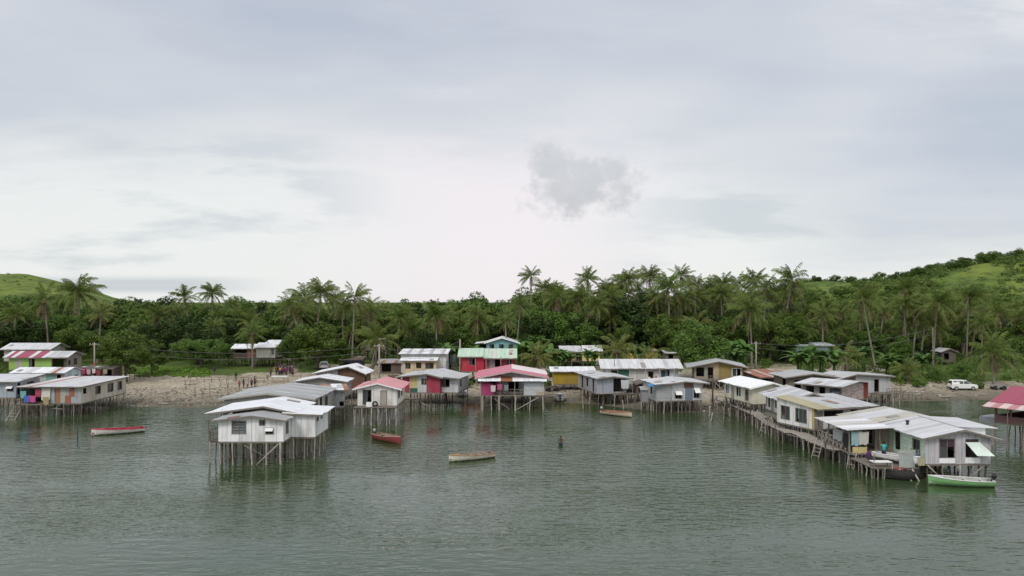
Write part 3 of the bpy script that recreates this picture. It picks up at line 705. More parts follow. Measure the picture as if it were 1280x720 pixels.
# ---- right cluster behind
h = House('dark walled hut with plain grey roof behind the weathered plank house', (985, 490), (1045, 490), 2.0, seed=32)
h.volume(0, None, 0, 6.5, 2.3, 'gable_y', .5, .5, (.8, .8, .6, .4), [R_mid('y'), R_grey('y')], seq=[0, 1, 0], wmats=[boards((.16, .14, .12), True, .3, .4)], front=[(1, 2, .5, 1.8, 'dark'), (3, 4.4, .5, 1.8, 'dark')], left=[(1, 2.5, .4, 1.9, 'dark')], stilts=(5, 3))
h = House('back right pale grey board house with open doorway nearest the bare sand', (1054, 492), (1113, 490), 1.8, seed=33)
h.volume(0, None, 0, 5, 2.45, 'gable_y', .45, .25, (1.4, .5, .5, .6), [R_mid('y')], wmats=[boards((.42, .43, .44), True, .25, .3), boards((.13, .08, .06), True, .3, .3)], segs={'f': [(0, 2.2, 1)]}, front=[(5.5, 6.3, .1, 2, 'door_open'), (.6, 1.6, .6, 1.6, 'dark')], stilts=(5, 3))
h.deck(5.2, 9.2, -1.3, -.02, 1.7, stilts=(4, 2)); h.rail([(6.8, -1.2, 1.7), (9.1, -1.2, 1.7)], .8, n=5)

h = House('weathered plank house with pinkish peeling side wall and dark red corner boards', (1003, 498), (1052, 503), 2.4, seed=34)
h.volume(0, None, 0, 7.6, 2.15, 'gable_x', .35, .5, (.8, .6, .8, .6), [R_light('x'), R_mid('x')], seq=[0, 0, 1], wmats=[boards((.33, .31, .30), True, .3, .5), boards((.46, .38, .37), False, .22, .75, (.22, .17, .15)), boards((.22, .025, .025), True, .25, .15)],
         segs={'r': [(0, 6.2, 1), (6.2, 7.6, 2)]}, front=[(.5, 1.7, .5, 1.8, 'dark'), (2.5, 3.3, .1, 1.9, 'door_open'), (4.0, 5.0, .7, 1.7, 'pane')], stilts=(4, 5))
mb = MB(); mb.hexa([(4.5, -.75, 3.2), (5.5, -.75, 3.2), (5.5, -.70, 3.2), (4.5, -.70, 3.2), (4.5, -.1, 4.2), (5.5, -.1, 4.2), (5.5, -.05, 4.2), (4.5, -.05, 4.2)]); h.part(mb, 'solar_panel', M['glass'])

h = House('grey roofed porch house on the boardwalk between cream house and white walled one', (985, 522), (1040, 522), 2.3, seed=35)
ww = boards((.60, .60, .58), True, .9, .2)
h.volume(0, None, 0, 8, 2.05, 'gable_y', .8, .55, (.9, .8, .5, .5), [R_mid('y'), R_light('y')], seq=[0, 1, 0, 0], wmats=[ww, boards((.27, .24, .22), True, .3, .4)], segs={'l': [(0, 1.9, 1)], 'f': [(0, 9, 1)]},
         left=[(.3, 1.3, .5, 1.6, 'dark'), (2.9, 4.4, .6, 1.7, 'louvre'), (5.0, 5.7, .1, 1.85, 'door'), (6.4, 7.2, .3, 1.8, 'dark')], stilts=(4, 5))
h.deck(-1.2, -.02, .2, 5.6, 2.1, stilts=(1, 4))

h = House('white walled house with low yellow and grey roof facing the middle of the boardwalk', (1018, 537), (1085, 532), 2.0, seed=36)
h.volume(0, None, 0, 6, 2.3, 'slope_y', .5, .5, (.3, .9, .8, .3), [tin((.42, .38, .23), .3, 'x', dirt=.45), R_mid('x')], seq=[0, 0, 0, 1, 1, 1, 1, 1, 1, 1, 1], wmats=[boards((.72, .72, .70), True, 1.2, .12), boards((.5, .38, .08), True, 1, .2), boards((.25, .23, .21), True, .3, .4)],
         segs={'l': [(0, .4, 1)], 'f': [(0, 1.2, 2), (3.5, 9, 0)]}, left=[(1.2, 2.9, .5, 1.95, 'pane'), (3.9, 5.3, .5, 1.95, 'pane')], front=[(1.3, 4.0, 1.2, 2.1, 'dark'), (5, 6, 1.2, 2, 'dark')], stilts=(4, 5))

# ---- big right front house
h = House('large front right house with grey gable wall, two dark windows and pale green side', (1157, 580), (1238, 580), 1.43, seed=37)
gg = boards((.46, .45, .48), True, .6, .15); gn = boards((.60, .74, .60), False, .32, .08)
h.volume(0, None, 0, 8.0, 2.4, 'gable_y', .68, .56, (.55, .7, .5, .0), [R_light('y'), R_mid('y')], seq=[0, 0, 0, 0, 1], wmats=[gg, gn], segs={'l': [(0, 9, 1)]},
         front=[(1.25, 2.55, .55, 2.2, 'pane'), (3.55, 4.7, .6, 2.2, 'dark')], left=[(1.0, 2.2, .55, 1.9, 'pane'), (4.6, 5.7, .3, 2.0, 'dark')], stilts=(4, 5), thick=1.25)
h.volume(-.6, 6.6, 8.05, 6.5, 2.38, 'gable_y', .68, .56, (1.3, 1.1, -.02, .4), [tin((.50, .48, .41), .3, 'y', dirt=.4), R_light('y')], seq=[0, 0, 0, 1, 1, 1, 1], wmats=[boards((.22, .20, .18), True, .3, .4), gg], segs={'r': [(0, 9, 1)]},
         left=[(1, 3, .1, 2.1, 'dark'), (4.4, 6, .6, 1.8, 'dark')], hide='f', stilts=(5, 4))
mb = MB()                                   # lean-to roof of the veranda
for i in range(10):
    y0 = 4.6+i*.84; j = h.rnd.uniform(-.02, .02)
    mb.hexa([(-5.0, y0, 3.62+j), (-.5, y0, 3.86+j), (-.5, y0+.83, 3.86+j), (-5.0, y0+.83, 3.62+j), (-5.0, y0, 3.66+j), (-.5, y0, 3.9+j), (-.5, y0+.83, 3.9+j), (-5.0, y0+.83, 3.66+j)], 1 if i in (1, 2, 6) else 0)
h.part(mb, 'veranda_roof', [tin((.58, .56, .55), .25, 'y', dirt=.3), R_white('y')])
mb = MB(); mb.box(-4.6, -.02, 5.0, 13, 1.28, 1.43); h.part(mb, 'veranda_floor', M['wood_grey'])
for x, y in ((-4.55, 5.05), (-2.9, 5.05), (-1.5, 5.05), (-4.55, 7.5), (-4.55, 10), (-4.55, 12.6)): stilt(h.root, h.root, x, y, 3.66, .95, 'wood_grey', h.rnd, 'veranda_post', 0)
for x in (-4.4, -2.8, -1.2):
    for y in (5.3, 7.8, 10.2, 12.6): stilt(h.root, h.root, x, y, 1.35, 1.2, None, h.rnd)
h.rail([(-4.55, 5.1, 1.43), (-4.55, 12.8, 1.43)], .95, 'wood_pale', True, 8)
mb = MB(); mb.box(-4.3, -2.95, 5.02, 5.08, 1.43, 2.0); h.part(mb, 'yellow_board', plain('yellow_ply', (.50, .42, .20), .8, .3))
mb = MB(); mb.box(-1.45, -.1, 6.6, 6.66, 1.43, 3.7); h.part(mb, 'inner_wall', boards((.30, .26, .21), True, .4, .3))
mb = MB(); mb.box(-4.2, -2.9, 6.9, 6.96, 2.1, 3.5); h.part(mb, 'hanging_sheet', plain('pale_tarp', (.32, .38, .36), .7, .5, 1.5))
mb = MB(); mb.box(1.2, 2.6, -.05, -.01, 1.5, 1.95); mb.box(3.5, 4.8, -.05, -.01, 1.5, 1.98); h.part(mb, 'sill_board', M['white'])
mb = MB(); mb.hexa([(4.0, -1.0, 2.35), (5.6, -.9, 2.3), (5.6, -.86, 2.34), (4.0, -.96, 2.39), (3.5, -.12, 3.35), (4.75, -.12, 3.35), (4.75, -.08, 3.38), (3.5, -.08, 3.38)]); h.part(mb, 'shutter', plain('shutter_paint', (.62, .72, .66), .5, .2, 1.2))
for b_ in ((1.25, 2.55, .02, .05, 2.95, 3.55), (3.6, 4.7, .03, .05, 3.0, 3.6)): mb = MB(); mb.box(*b_); h.part(mb, 'window_screen', plain('screen', (.05, .035, .045), .8, .1))
h.brace((.2, .0, 1.3), (1.5, .3, .1)); h.brace((5.3, .1, 1.3), (4.1, .3, .2)); h.brace((2.9, .1, 1.2), (3.5, .8, .1), .09)
mb = MB(); mb.tube([(1.0, 5.2, 4.1), (1.0, 5.2, 4.42)], .13, 8); mb.ball((1.0, 5.2, 4.45), (.22, .22, .09)); h.part(mb, 'roof_vent', M['black'])
mb = MB()
for i in range(5): y0 = .9+i*1.3; mb.hexa([(3.3, y0, 4.60), (7.0, y0, 4.42), (7.0, y0+1.28, 4.42), (3.3, y0+1.28, 4.60), (3.3, y0, 4.64), (7.0, y0, 4.46), (7.0, y0+1.28, 4.46), (3.3, y0+1.28, 4.64)])
h.part(mb, 'upper_roof', R_light('y'))
mb = MB(); mb.hexa([(3.5, 1.3, 4.3), (6.1, 1.3, 3.8), (6.1, 1.38, 3.8), (3.5, 1.38, 4.3), (3.5, 1.3, 4.57), (6.1, 1.3, 4.45), (6.1, 1.38, 4.45), (3.5, 1.38, 4.57)]); h.part(mb, 'upper_wall', M['white'])
for x, y, zt in ((-3.7, 5.05, 3.66), (-.9, 5.6, 3.7), (-4.55, 6.3, 3.6), (-4.55, 8.8, 3.6), (-4.4, .5, 2.2), (-.4, .5, 2.6), (-.35, 1.7, 2.6), (-2.7, .45, 1.4)): stilt(h.root, h.root, x, y, zt, .6, None, h.rnd, 'veranda_post', .05)
for x, y in ((-4.3, .2), (-3.4, .15), (-2.6, .2), (-1.7, .15), (-.9, .3), (-4.5, 1.6), (-4.5, 3.2), (-3.0, 2.2), (-1.4, 2.4)): stilt(h.root, h.root, x, y, .95, .9, None, h.rnd)
h.brace((-2.2, .3, .9), (-1.2, -.3, -.2), .08); h.brace((-1.1, .2, .95), (-.7, -.6, -.3), .09, 'wood_pale')
# work deck in front of the green wall
h.deck(-4.6, -.25, .4, 5.0, 1.0, stilts=(5, 3), wood='wood_grey', thick=1.2)
BIG = h
# ---- right edge maroon house
h = House('maroon roofed open house on stilts cut by the right edge of the view', (1243, 527), (1345, 540), 2.7, seed=38)
h.volume(0, None, 0, 8, 2.2, 'gable_x', 1.35, .55, (.4, .5, .2, .5), [R_mag('x')], wmats=[boards((.20, .11, .11), False, .25, .2), M['wood_dark']], front=[(.2, 1.6, .75, 2.2, 'dark'), (1.8, 4.4, .75, 2.2, 'dark'), (4.6, 7, .75, 2.2, 'dark')], left=[(.4, 3, .75, 2.1, 'dark'), (3.4, 7, .75, 2.1, 'dark')], stilts=(6, 4), ftrim=False)
mb = MB()
for i in range(11):
    a = -.5+i*.85; mb.hexa([(a, -1.5, 4.42), (a+.84, -1.5, 4.42), (a+.84, -.15, 4.82), (a, -.15, 4.82), (a, -1.5, 4.46), (a+.84, -1.5, 4.46), (a+.84, -.15, 4.86), (a, -.15, 4.86)], i % 2)
h.part(mb, 'awning', [tin((.66, .50, .50), .05, 'x'), tin((.50, .22, .24), .1, 'x')])
mb = MB(); mb.box(-1.7, 0, .2, 3, 2.5, 3.1); h.part(mb, 'side_tank_box', tin((.33, .35, .38), .1, 'x'))
for x in (-.45, 2, 5): stilt(h.root, h.root, x, -1.4, 4.5, .7, 'wood_grey', h.rnd, 'veranda_post', 0)
for x in (-1.5, -.4): stilt(h.root, h.root, x, .4, 2.5, 1.0, 'wood_pale', h.rnd)

# ---- left cluster
h = House('white roofed tin house at far left with orange doors and a laundry porch', (28, 504), (102, 504), 1.76, seed=39)
lt = boards((.52, .49, .42), True, 1.2, .3)
h.volume(0, None, 0, 12.5, 2.3, 'slope_y', .12, .5, (.5, .4, .6, .5), [tin((.66, .62, .63), .1, 'x', dirt=.25), R_light('x'), tin((.40, .27, .26), .4, 'x')], seq=[0, 0, 2, 0, 1, 1, 1, 1, 1, 1, 1], wmats=[tin((.33, .36, .38), .05, 'x', 1.2), lt, plain('yellow_ply', (.50, .42, .20), .8, .3), M['wood_dark']],
         segs={'f': [(0, 3.2, 3)], 'r': [(0, 13, 1)]}, front=[(4.5, 5.15, .1, 2.1, 'door_rust'), (6.5, 7.2, .9, 2.1, 'dark'), (.3, 3.0, .2, 2.1, 'dark')],
         right=[(.4, 1.3, 1.2, 2, 'dark'), (3.6, 5.0, .8, 1.9, 'pane'), (7.0, 8.6, .7, 1.9, 'pane'), (10.0, 11.2, .7, 1.9, 'pane')], stilts=(7, 7), thick=1.05)
mb = MB(); mb.box(6.45, 7.2, -.04, -.005, 2.7, 3.75); mb.box(5.9, 6.7, -.045, -.01, 1.8, 2.8); h.part(mb, 'rust_panel', tin((.30, .11, .06), .6, 'x'))
mb = MB(); mb.box(5.3, 6.0, -.03, -.005, 1.8, 3.7); h.part(mb, 'pale_panel', plain('old_ply', (.38, .36, .30), .8, .3))
h.deck(-.3, 3.3, -1.1, -.02, 1.7, stilts=(3, 2)); h.brace((3.6, .2, 1.0), (5.6, .3, .9), .05)
LEFT = h
h = House('grey blue tin house cut by the left edge of view with propped flap window', (-38, 497), (20, 497), 2.5, seed=40)
h.volume(0, None, 0, 5.5, 2.25, 'slope_y', .4, .5, (.4, .6, .6, .4), [R_light('x')], wmats=[tin((.33, .38, .43), .04, 'x', 1.2), boards((.30, .30, .31), True, .4, .3)], segs={'r': [(1.5, 8, 1)]}, front=[(5.2, 6.0, .9, 1.6, 'awning')], right=[(.3, 1.0, .4, 2, 'dark'), (2.5, 4, .8, 1.9, 'pane')], stilts=(5, 4))
h = House('pale blue gable-ended house with white and rust streaked roof behind the laundry house', (18, 484), (80, 484), 2.2, seed=41)
h.volume(0, None, 0, 4.8, 2.35, 'gable_x', .55, .5, (.6, .4, .5, .4), [R_light('x'), R_rust('x'), R_white('x')], seq=[2, 2, 2, 0, 0, 2, 2, 2, 0, 1, 0], wmats=[boards((.42, .44, .43), False, .3, .2), boards((.48, .60, .66), True, .5, .1), boards((.20, .38, .34), True, .5, .1), M['wood_dark']],
         segs={'f': [(0, 3.8, 3), (5.0, 6.6, 2)], 'r': [(0, 9, 1)]}, front=[(6.7, 7.4, .9, 2, 'dark')], right=[(.6, 1.4, .7, 1.6, 'pane'), (3, 3.9, .7, 1.6, 'pane')], stilts=(5, 3))
h = House('lime green house with roof striped in maroon and white', (11, 462), (83, 462), 3.6, seed=42)
lime = boards((.24, .42, .09), False, .3, .06)
h.volume(0, None, 0, 5.0, 2.35, 'gable_x', .75, .45, (.8, .6, .6, .5), [R_light('x'), R_mag('x'), R_mid('x')], seq=[0, 1, 0, 1, 1, 1, 0, 1, 1, 0, 2, 2, 2, 2], wmats=[lime, boards((.34, .31, .30), True, .3, .4), M['wood_dark']],
         segs={'f': [(1.3, 2.3, 1), (7.6, 11, 2)], 'r': [(0, 6, 1)]}, front=[(3.6, 4.6, .1, 2.1, 'pane'), (7.8, 9.8, .3, 1.9, 'dark')], right=[(.6, 1.4, .7, 1.6, 'dark'), (2.4, 3.4, .7, 1.8, 'pane')], stilts=(6, 3))
h = House('grey house with pale flat roof furthest back in the far left group', (5, 451), (60, 451), 4.0, seed=43)
h.volume(0, None, 0, 6, 2.4, 'gable_x', .9, .5, (.6, .9, .6, .5), [R_light('x')], wmats=[boards((.42, .40, .40), False, .3, .2), boards((.14, .05, .05), True, .3, .2)], segs={'f': [(3, 8, 1)]}, front=[(1.2, 1.9, .9, 1.9, 'pane'), (6.4, 7.3, 1, 2, 'pane')], stilts=(5, 3))
h = House('dark open shack hung with washing beside the left utility pole', (101, 474), (142, 474), 2.2, name='shack', cat='shack', seed=44)
h.volume(0, None, 0, 3, 1.9, 'slope_y', .2, .5, (.2, .2, .2, .2), [tin((.10, .085, .075), .5, 'x')], wmats=[boards((.07, .045, .04), True, .3, .4)], front=[(.3, 1.6, .3, 1.7, 'dark'), (2.2, 3.6, .2, 1.6, 'dark'), (4.2, 5.4, .2, 1.6, 'dark')], stilts=(6, 2))
SHACK = h

# ---- behind the beach left
h = House('white box house with bright twin roofs on tall thin stilts above the grass', (290, 447), (344, 447), 4.1, seed=45)
h.volume(0, 4.9, .6, 4.6, 1.95, 'gable_x', .65, .5, (.4, .2, .5, .4), [R_white('x')], wmats=[M['wood_dark'], boards((.2, .09, .06), True, .3, .3)], segs={'f': [(3, 5, 1)]}, front=[(.4, 2.8, .9, 1.8, 'dark')], stilts=(5, 3), wood='wood_dark')
h.volume(5.0, None, 0, 5, 2.15, 'gable_x', .75, .5, (.3, .4, .4, .4), [R_white('x')], wmats=[boards((.50, .49, .46), True, .5, .2)], front=[(3.2, 3.6, .7, 1.8, 'pane')], right=[(1, 2, .8, 1.8, 'pane')], stilts=(4, 3), wood='wood_dark')
h.volume(5.2, 8.6, 5.6, 3, 2.6, 'slope_y', .5, .5, (.3, .3, .3, .3), [R_white('x')], wmats=[boards((.40, .39, .36), True, .5, .2)], stilts=(3, 2), wood='wood_dark')
mb = MB()
for i in range(9): mb.bar((4.0+.1*i, -1.6+.16*i, 2.2+.22*i), (5.0+.1*i, -1.6+.16*i, 2.2+.22*i), .2, .05)
h.part(mb, 'stairs', M['wood_grey'])
h = House('far pale roofed hut half covered by a drooping palm at the centre left trees', (457, 437), (482, 437), 5.0, name='hut', cat='hut', seed=46)
h.volume(0, None, 0, 4, 1.9, 'slope_x', .5, .5, (.3, .4, .5, .3), [tin((.55, .60, .56), .1, 'y')], wmats=[boards((.16, .13, .11), True, .3, .3)], front=[(1, 2.4, .4, 1.6, 'dark')], stilts=(3, 2))
h = House('blue walled hut with white roof standing behind a banana clump', (996, 447), (1038, 447), 3.5, name='hut', cat='hut', seed=47)
h.volume(0, None, 0, 4.5, 2.6, 'slope_y', .4, .5, (.4, .9, .4, .3), [tin((.50, .56, .60), .1, 'x')], wmats=[boards((.20, .25, .30), True, .3, .2)], front=[(1.2, 2.2, .8, 1.9, 'pane')], stilts=(3, 2))
h = House('little white roofed hut deep in the trees below the sandy track', (1177, 451), (1195, 451), 2.9, name='hut', cat='hut', seed=48)
h.volume(0, None, 0, 3.5, 2.0, 'gable_y', .6, .5, (.4, .4, .4, .3), [R_white('y')], wmats=[boards((.10, .09, .08), True, .3, .3)], front=[(.5, 1.6, .3, 1.6, 'dark')], stilts=(3, 2))
h = House('grey roofed shed under the big leafy tree left of the ochre house', (832, 452), (851, 452), 3.0, name='shed', cat='shed', seed=49)
h.volume(0, None, 0, 3.5, 1.8, 'slope_y', .3, .5, (.3, .3, .4, .3), [R_light('x')], wmats=[boards((.13, .12, .10), True, .3, .3)], front=[(.6, 1.6, .3, 1.5, 'dark')], stilts=(3, 2))
h = House('pale green roofed shed behind the ochre house roof', (884, 452), (906, 452), 3.0, name='shed', cat='shed', seed=50)
h.volume(0, None, 0, 3.5, 1.9, 'gable_y', .5, .5, (.3, .4, .4, .3), [tin((.48, .54, .46), .1, 'y')], wmats=[boards((.13, .12, .10), True, .3, .3)], front=[(.6, 1.6, .3, 1.5, 'dark')], stilts=(3, 2))
h = House('dark wooden lean-to with sagging grey roof between the pole and the cream house', (474, 466), (500, 466), 1.9, name='lean_to', cat='lean-to', seed=51)
h.volume(0, None, 0, 3.5, 2.0, 'slope_y', .35, .5, (.4, .3, .5, .3), [R_grey('x'), R_rust('x')], seq=[0, 1, 0], wmats=[boards((.10, .07, .055), True, .3, .3)], front=[(.5, 2.3, .2, 1.7, 'dark')], stilts=(3, 2))
h = House('open navy blue market shelter under the big bush left of the front coconut palm', (426, 462), (452, 462), 2.0, name='shelter', cat='shelter', seed=52)
h.volume(0, None, 0, 3.0, 2.1, 'slope_y', .3, .5, (.4, .4, .5, .3), [plain('brown_thatch', (.17, .14, .11), .9, .5, 6)], wmats=[boards((.02, .025, .08), True, .5, .1)], front=[(.4, 1.6, .2, 1.4, 'dark'), (2.2, 3.4, .2, 1.4, 'dark')], stilts=(3, 2))
h = House('round topped dark shack of bent sheets tucked below the long white house', (795, 492), (822, 492), 1.7, name='shack', cat='shack', seed=53)
h.volume(0, None, 0, 3.0, 1.5, 'gable_y', .45, .5, (.2, .3, .3, .2), [tin((.11, .09, .085), .5, 'y')], wmats=[boards((.12, .085, .075), True, .25, .4)], front=[(.4, 1.3, .2, 1.3, 'dark')], stilts=(4, 3))

# ---- patches, gutters and odd sheets that make the roofs and walls uneven
def roof_patch(px, py, z, w_, l_, col, rz, pitch_x, label):
    p = P(px, py, z); mb = MB(); mb.box(-w_/2, w_/2, -l_/2, l_/2, 0, .03)
    o = mb.build('loose_roof_sheet', tin(col, .5, 'x')); o.location = (p.x, p.y, z); o.rotation_euler = (0, pitch_x, rz); tag(o, label, 'roof sheet')
# ------------------------------------------------------------------ boardwalk
rw = random.Random(5)
wk = empty('boardwalk', (31.6, 97, 0), 0, 'long rickety grey plank boardwalk on crooked posts running past the right hand houses', 'boardwalk')
wk.matrix_basis = Matrix.Translation((31.6, 97, 0))
mb = MB(); y = -20.0
while y < 22:
    w = rw.uniform(.14, .26); xl = -1.1+.35*sin(y*.21)+rw.uniform(-.15, .12)+(.5 if y < -10 else 0); z = 1.32+rw.uniform(-.02, .02)+.06*sin(y*.5)
    mb.hexa([(xl, y, z-.05), (xl+1.7, y+rw.uniform(-.05, .05), z-.05), (xl+1.7, y+w-.02, z-.05), (xl, y+w-.02, z-.05), (xl, y, z), (xl+1.7, y, z), (xl+1.7, y+w-.02, z), (xl, y+w-.02, z)]); y += w
mb.build('planking', M['wood_pale'], wk)
for xo in (-.9, .3):
    mb = MB(); pts = [(xo+.35*sin(yy*.21)+(.5 if yy < -10 else 0), yy, 1.16) for yy in range(-20, 23, 2)]; mb.tube(pts, .07, 5); mb.build('bearer', M['wood_grey'], wk)
y = -20
while y < 22:
    for xo in (-1.0, .35):
        stilt(wk, wk, xo+.35*sin(y*.21)+(.5 if y < -10 else 0), y, rw.choice([1.25, 1.3, 1.3, 1.9, 2.3]) if xo < 0 else 1.25, rw.uniform(.7, 1.3), None, rw)
    y += rw.uniform(1.1, 1.7)
# short side jetty joining the ochre house shore to the walk
def ladder(a, b, w, label, n=6):
    a = Vector(a); b = Vector(b); s = (b-a).cross(Vector((0, 0, 1))).normalized() if abs((b-a).normalized().z) < .98 else Vector((1, 0, 0)); s *= w/2
    r = empty('ladder', a, 0, label, 'ladder'); mb = MB()
    mb.tube([-s, b-a-s], .045, 5); mb.build('rail', M['wood_pale'], r); mb = MB(); mb.tube([s, b-a+s], .045, 5); mb.build('rail', M['wood_pale'], r)
    for i in range(n):
        t = (i+.5)/n; p = (b-a)*t; mb = MB(); mb.tube([p-s*1.2, p+s*1.2], .035, 5); mb.build('rung', M['wood_pale'], r)
ladder((30.5, 79.6, -.3), (31.3, 80.1, 1.9), .8, 'short wooden ladder going down from the boardwalk into the water')
ladder((29.9, 94.6, -.3), (30.9, 95.2, 2.0), .8, 'bleached broken steps of crossed sticks on the boardwalk edge beside the long grey roof')
a = P(12, 526, 0); b = P(26, 499, 2.0); ladder((a.x, a.y, -.1), (b.x, b.y+.3, 1.95), .95, 'sloping wooden ladder from the water up to the laundry porch at far left', 7)
a = P(1062, 582, .3); ladder((a.x, a.y, -.3), (a.x+.5, a.y+.4, 1.5), .7, 'leaning stick ladder below the corner of the large right house veranda', 4)

# ------------------------------------------------------------------ boats
def boat(loc, rz, L, W, Hh, hullc, trimc, inc, label, name='boat', motor=None, seats=3, bow=.35, tilt=0, stripe=None, cat='boat'):
    r = empty(name, loc, rz, label, cat); r.rotation_euler = (tilt, 0, rz)
    ns = 12; hull = MB(); inn = MB()
    def sec(t):   # t 0 stern .. 1 bow ; returns halfwidth top, halfwidth bottom, z keel, z gunwale, x
        w = W/2*(.80+.20*min(1, t*4))*(1-max(0, (t-.45)/.55)**2.1)
        return max(.015, w), max(.01, w*.62*(1-t**4)), -.12+.35*max(0, t-.75)**1.5*2, Hh*(.62+bow*t*t*1.2), (t-.5)*L
    prof = []
    for i in range(ns+1):
        w, b, zk, zg, x = sec(i/ns); xx = x+(.0 if i < ns else 0)
        prof.append([(xx+.06*L*(i/ns)**6*0, 0, zk), (xx, b, zk+.10), (xx, w*.93, zk+(zg-zk)*.6), (xx+.0, w, zg)])
    P_ = 4
    for p in prof: hull.v += p+[(q[0], -q[1], q[2]) for q in p]
    for i in range(ns):
        for k in range(P_-1):
            a = i*8+k; hull.face((a, a+1, a+9, a+8), 1 if (stripe and k == 2) else 0, True)
            a = i*8+4+k; hull.face((a+8, a+9, a+1, a), 1 if (stripe and k == 2) else 0, True)
    hull.face((0, 1, 2, 3, 7, 6, 5, 4), 0)
    hm, n_ = newmat('hull_paint'); n = n_; tc = n('ShaderNodeTexCoord').outputs['Object']; sz = n('ShaderNodeSeparateXYZ', Vector=tc).outputs[2]
    nz = n.noise(tc, 2.2, 5.0, .65); gr = n.math('ADD', sz, n.math('MULTIPLY', n.math('SUBTRACT', nz, .5), .35))
    bc = n.mix(n.step(gr, .20, .02), c4(hullc), c4((.07, .075, .045))); bc = n.mix(n.math('MULTIPLY', n.step(nz, .52, .66), .5), bc, c4(tuple(.5*q+.08 for q in hullc))); finish(n, bc, .5, spec=.4); hull.build('hull', [hm, plain('hull_stripe', stripe or hullc, .45, .2, 2.5)], r)
    off = len(inn.v)
    for p in prof:
        q = [(a[0]*.985, max(0, a[1]-.05) if a[1] > .05 else a[1]*.4, (a[2]+.10 if k < 2 else a[2])) for k, a in enumerate(p)]
        inn.v += q+[(a[0], -a[1], a[2]) for a in q]
    for i in range(ns):
        for k in range(P_-1):
            a = i*8+k; inn.face((a+8, a+9, a+1, a), 0, True); a = i*8+4+k; inn.face((a, a+1, a+9, a+8), 0, True)
    inn.face((4, 5, 6, 7, 3, 2, 1, 0), 0)
    inn.build('inner_hull', plain('boat_inside', inc, .7, .35, 3), r)
    g = MB(); pl = [Vector((p[3][0], p[3][1], p[3][2])) for p in prof]; g.tube(pl, .045, 5); g.tube([Vector((v.x, -v.y, v.z)) for v in pl], .045, 5)
    g.tube([pl[0], Vector((pl[0].x, -pl[0].y, pl[0].z))], .045, 5); g.build('gunwale', plain('gunwale_paint', trimc, .5, .2), r)
    dk = MB(); i0 = ns-3
    for i in range(i0, ns): dk.quad(Vector(prof[i][3])+Vector((0, 0, .0)), Vector(prof[i+1][3]), Vector((prof[i+1][3][0], -prof[i+1][3][1], prof[i+1][3][2])), Vector((prof[i][3][0], -prof[i][3][1], prof[i][3][2])))
    dk.build('foredeck', plain('gunwale_paint', trimc, .5, .2), r)
    for k in range(seats):
        t = .12+.52*k/max(1, seats-1); w, b, zk, zg, x = sec(t); s = MB(); s.box(x-.14, x+.14, -w+.06, w-.06, zg-.16, zg-.11); s.build('seat', plain('boat_seat', tuple((a+b)/2 for a, b in zip(inc, trimc)), .6, .2), r)
    if motor:
        m = MB(); x = -L/2; z = sec(0)[3]
        m.box(x-.10, x+.04, -.12, .12, z-.25, z+.1); m.tube([(x-.14, 0, z+.2), (x-.28 if motor == 'up' else x-.14, 0, z-.55)], [.07, .05], 6)
        mo = m.build('outboard_motor', M['black'], r); q = MB(); q.ball((x-.18, 0, z+.33), (.24, .17, .22), 0, 8, 6); q.build('motor_cowl', M['steel'] if motor != 'dark' else M['black'], mo)
        q = MB(); q.tube([(x-.05, 0, z+.28), (x+.4, .05, z+.36)], .025, 5); q.build('tiller', M['black'], mo)
    return r
def boat_at(pa, pb, *args, z=0, **k):
    """stern pixel -> bow pixel on the water"""
    a = P(pa[0], pa[1], z); b = P(pb[0], pb[1], z); d = b-a; c = (a+b)/2
    return boat((c.x, c.y, z), atan2(d.y, d.x), d.length, *args, **k)
RED = (.45, .03, .05)
boat_at((180, 539), (114, 545), 1.5, .78, (.62, .62, .58), (.45, .05, .08), (.30, .02, .05), 'long white boat with a dark red inside and gunwale floating near the left houses', seats=4, motor=None)
boat_at((469, 548), (501, 556), 1.55, .95, (.24, .05, .045), (.34, .15, .12), (.24, .20, .16), 'red dinghy with a grey outboard motor below the pink-roofed cabin', motor='up', seats=2, bow=.25)
boat_at((616, 571), (561, 578), 1.5, .75, (.62, .58, .50), (.32, .19, .09), (.22, .20, .20), 'cream boat with brown gunwale alone in the open water at the centre', seats=4, bow=.3)
boat_at((753, 517), (790, 522), 1.5, .75, (.52, .44, .34), (.36, .17, .11), (.24, .12, .08), 'tan wooden boat with brown rim and small outboard off the patched hut', motor='up', seats=3, bow=.25)
boat_at((1240, 608), (1160, 606), 1.7, .85, (.15, .31, .13), (.60, .62, .60), (.36, .37, .34), 'green and white fibreglass boat moored below the large right house', motor='dark', seats=3, bow=.3, stripe=(.20, .42, .17))
g1 = ground(576, 494); boat((g1.x, g1.y, g1.z+.18), radians(96), 4.4, 1.9, .9, (.60, .60, .60), (.66, .66, .66), (.40, .41, .41), 'white skiff pulled up on the mud beside the maroon and grey house', seats=2, bow=.2)
g1 = ground(700, 501); boat((g1.x, g1.y+.6, g1.z+.15), radians(88), 4.6, 1.7, .8, (.20, .20, .19), (.42, .42, .41), (.24, .24, .23), 'grey skiff with outboard beached stern to the water right of the pink-roofed veranda house', seats=3, motor='dark', bow=.25)
w = BIG.world(-1.5, 2.2, 1.25); boat((w.x, w.y, w.z), BIG.rz+radians(-60), 4.6, 1.0, .75, (.74, .74, .74), (.74, .74, .74), (.4, .4, .4), 'white upturned-looking skiff resting on the work deck against the pale green wall', seats=2)
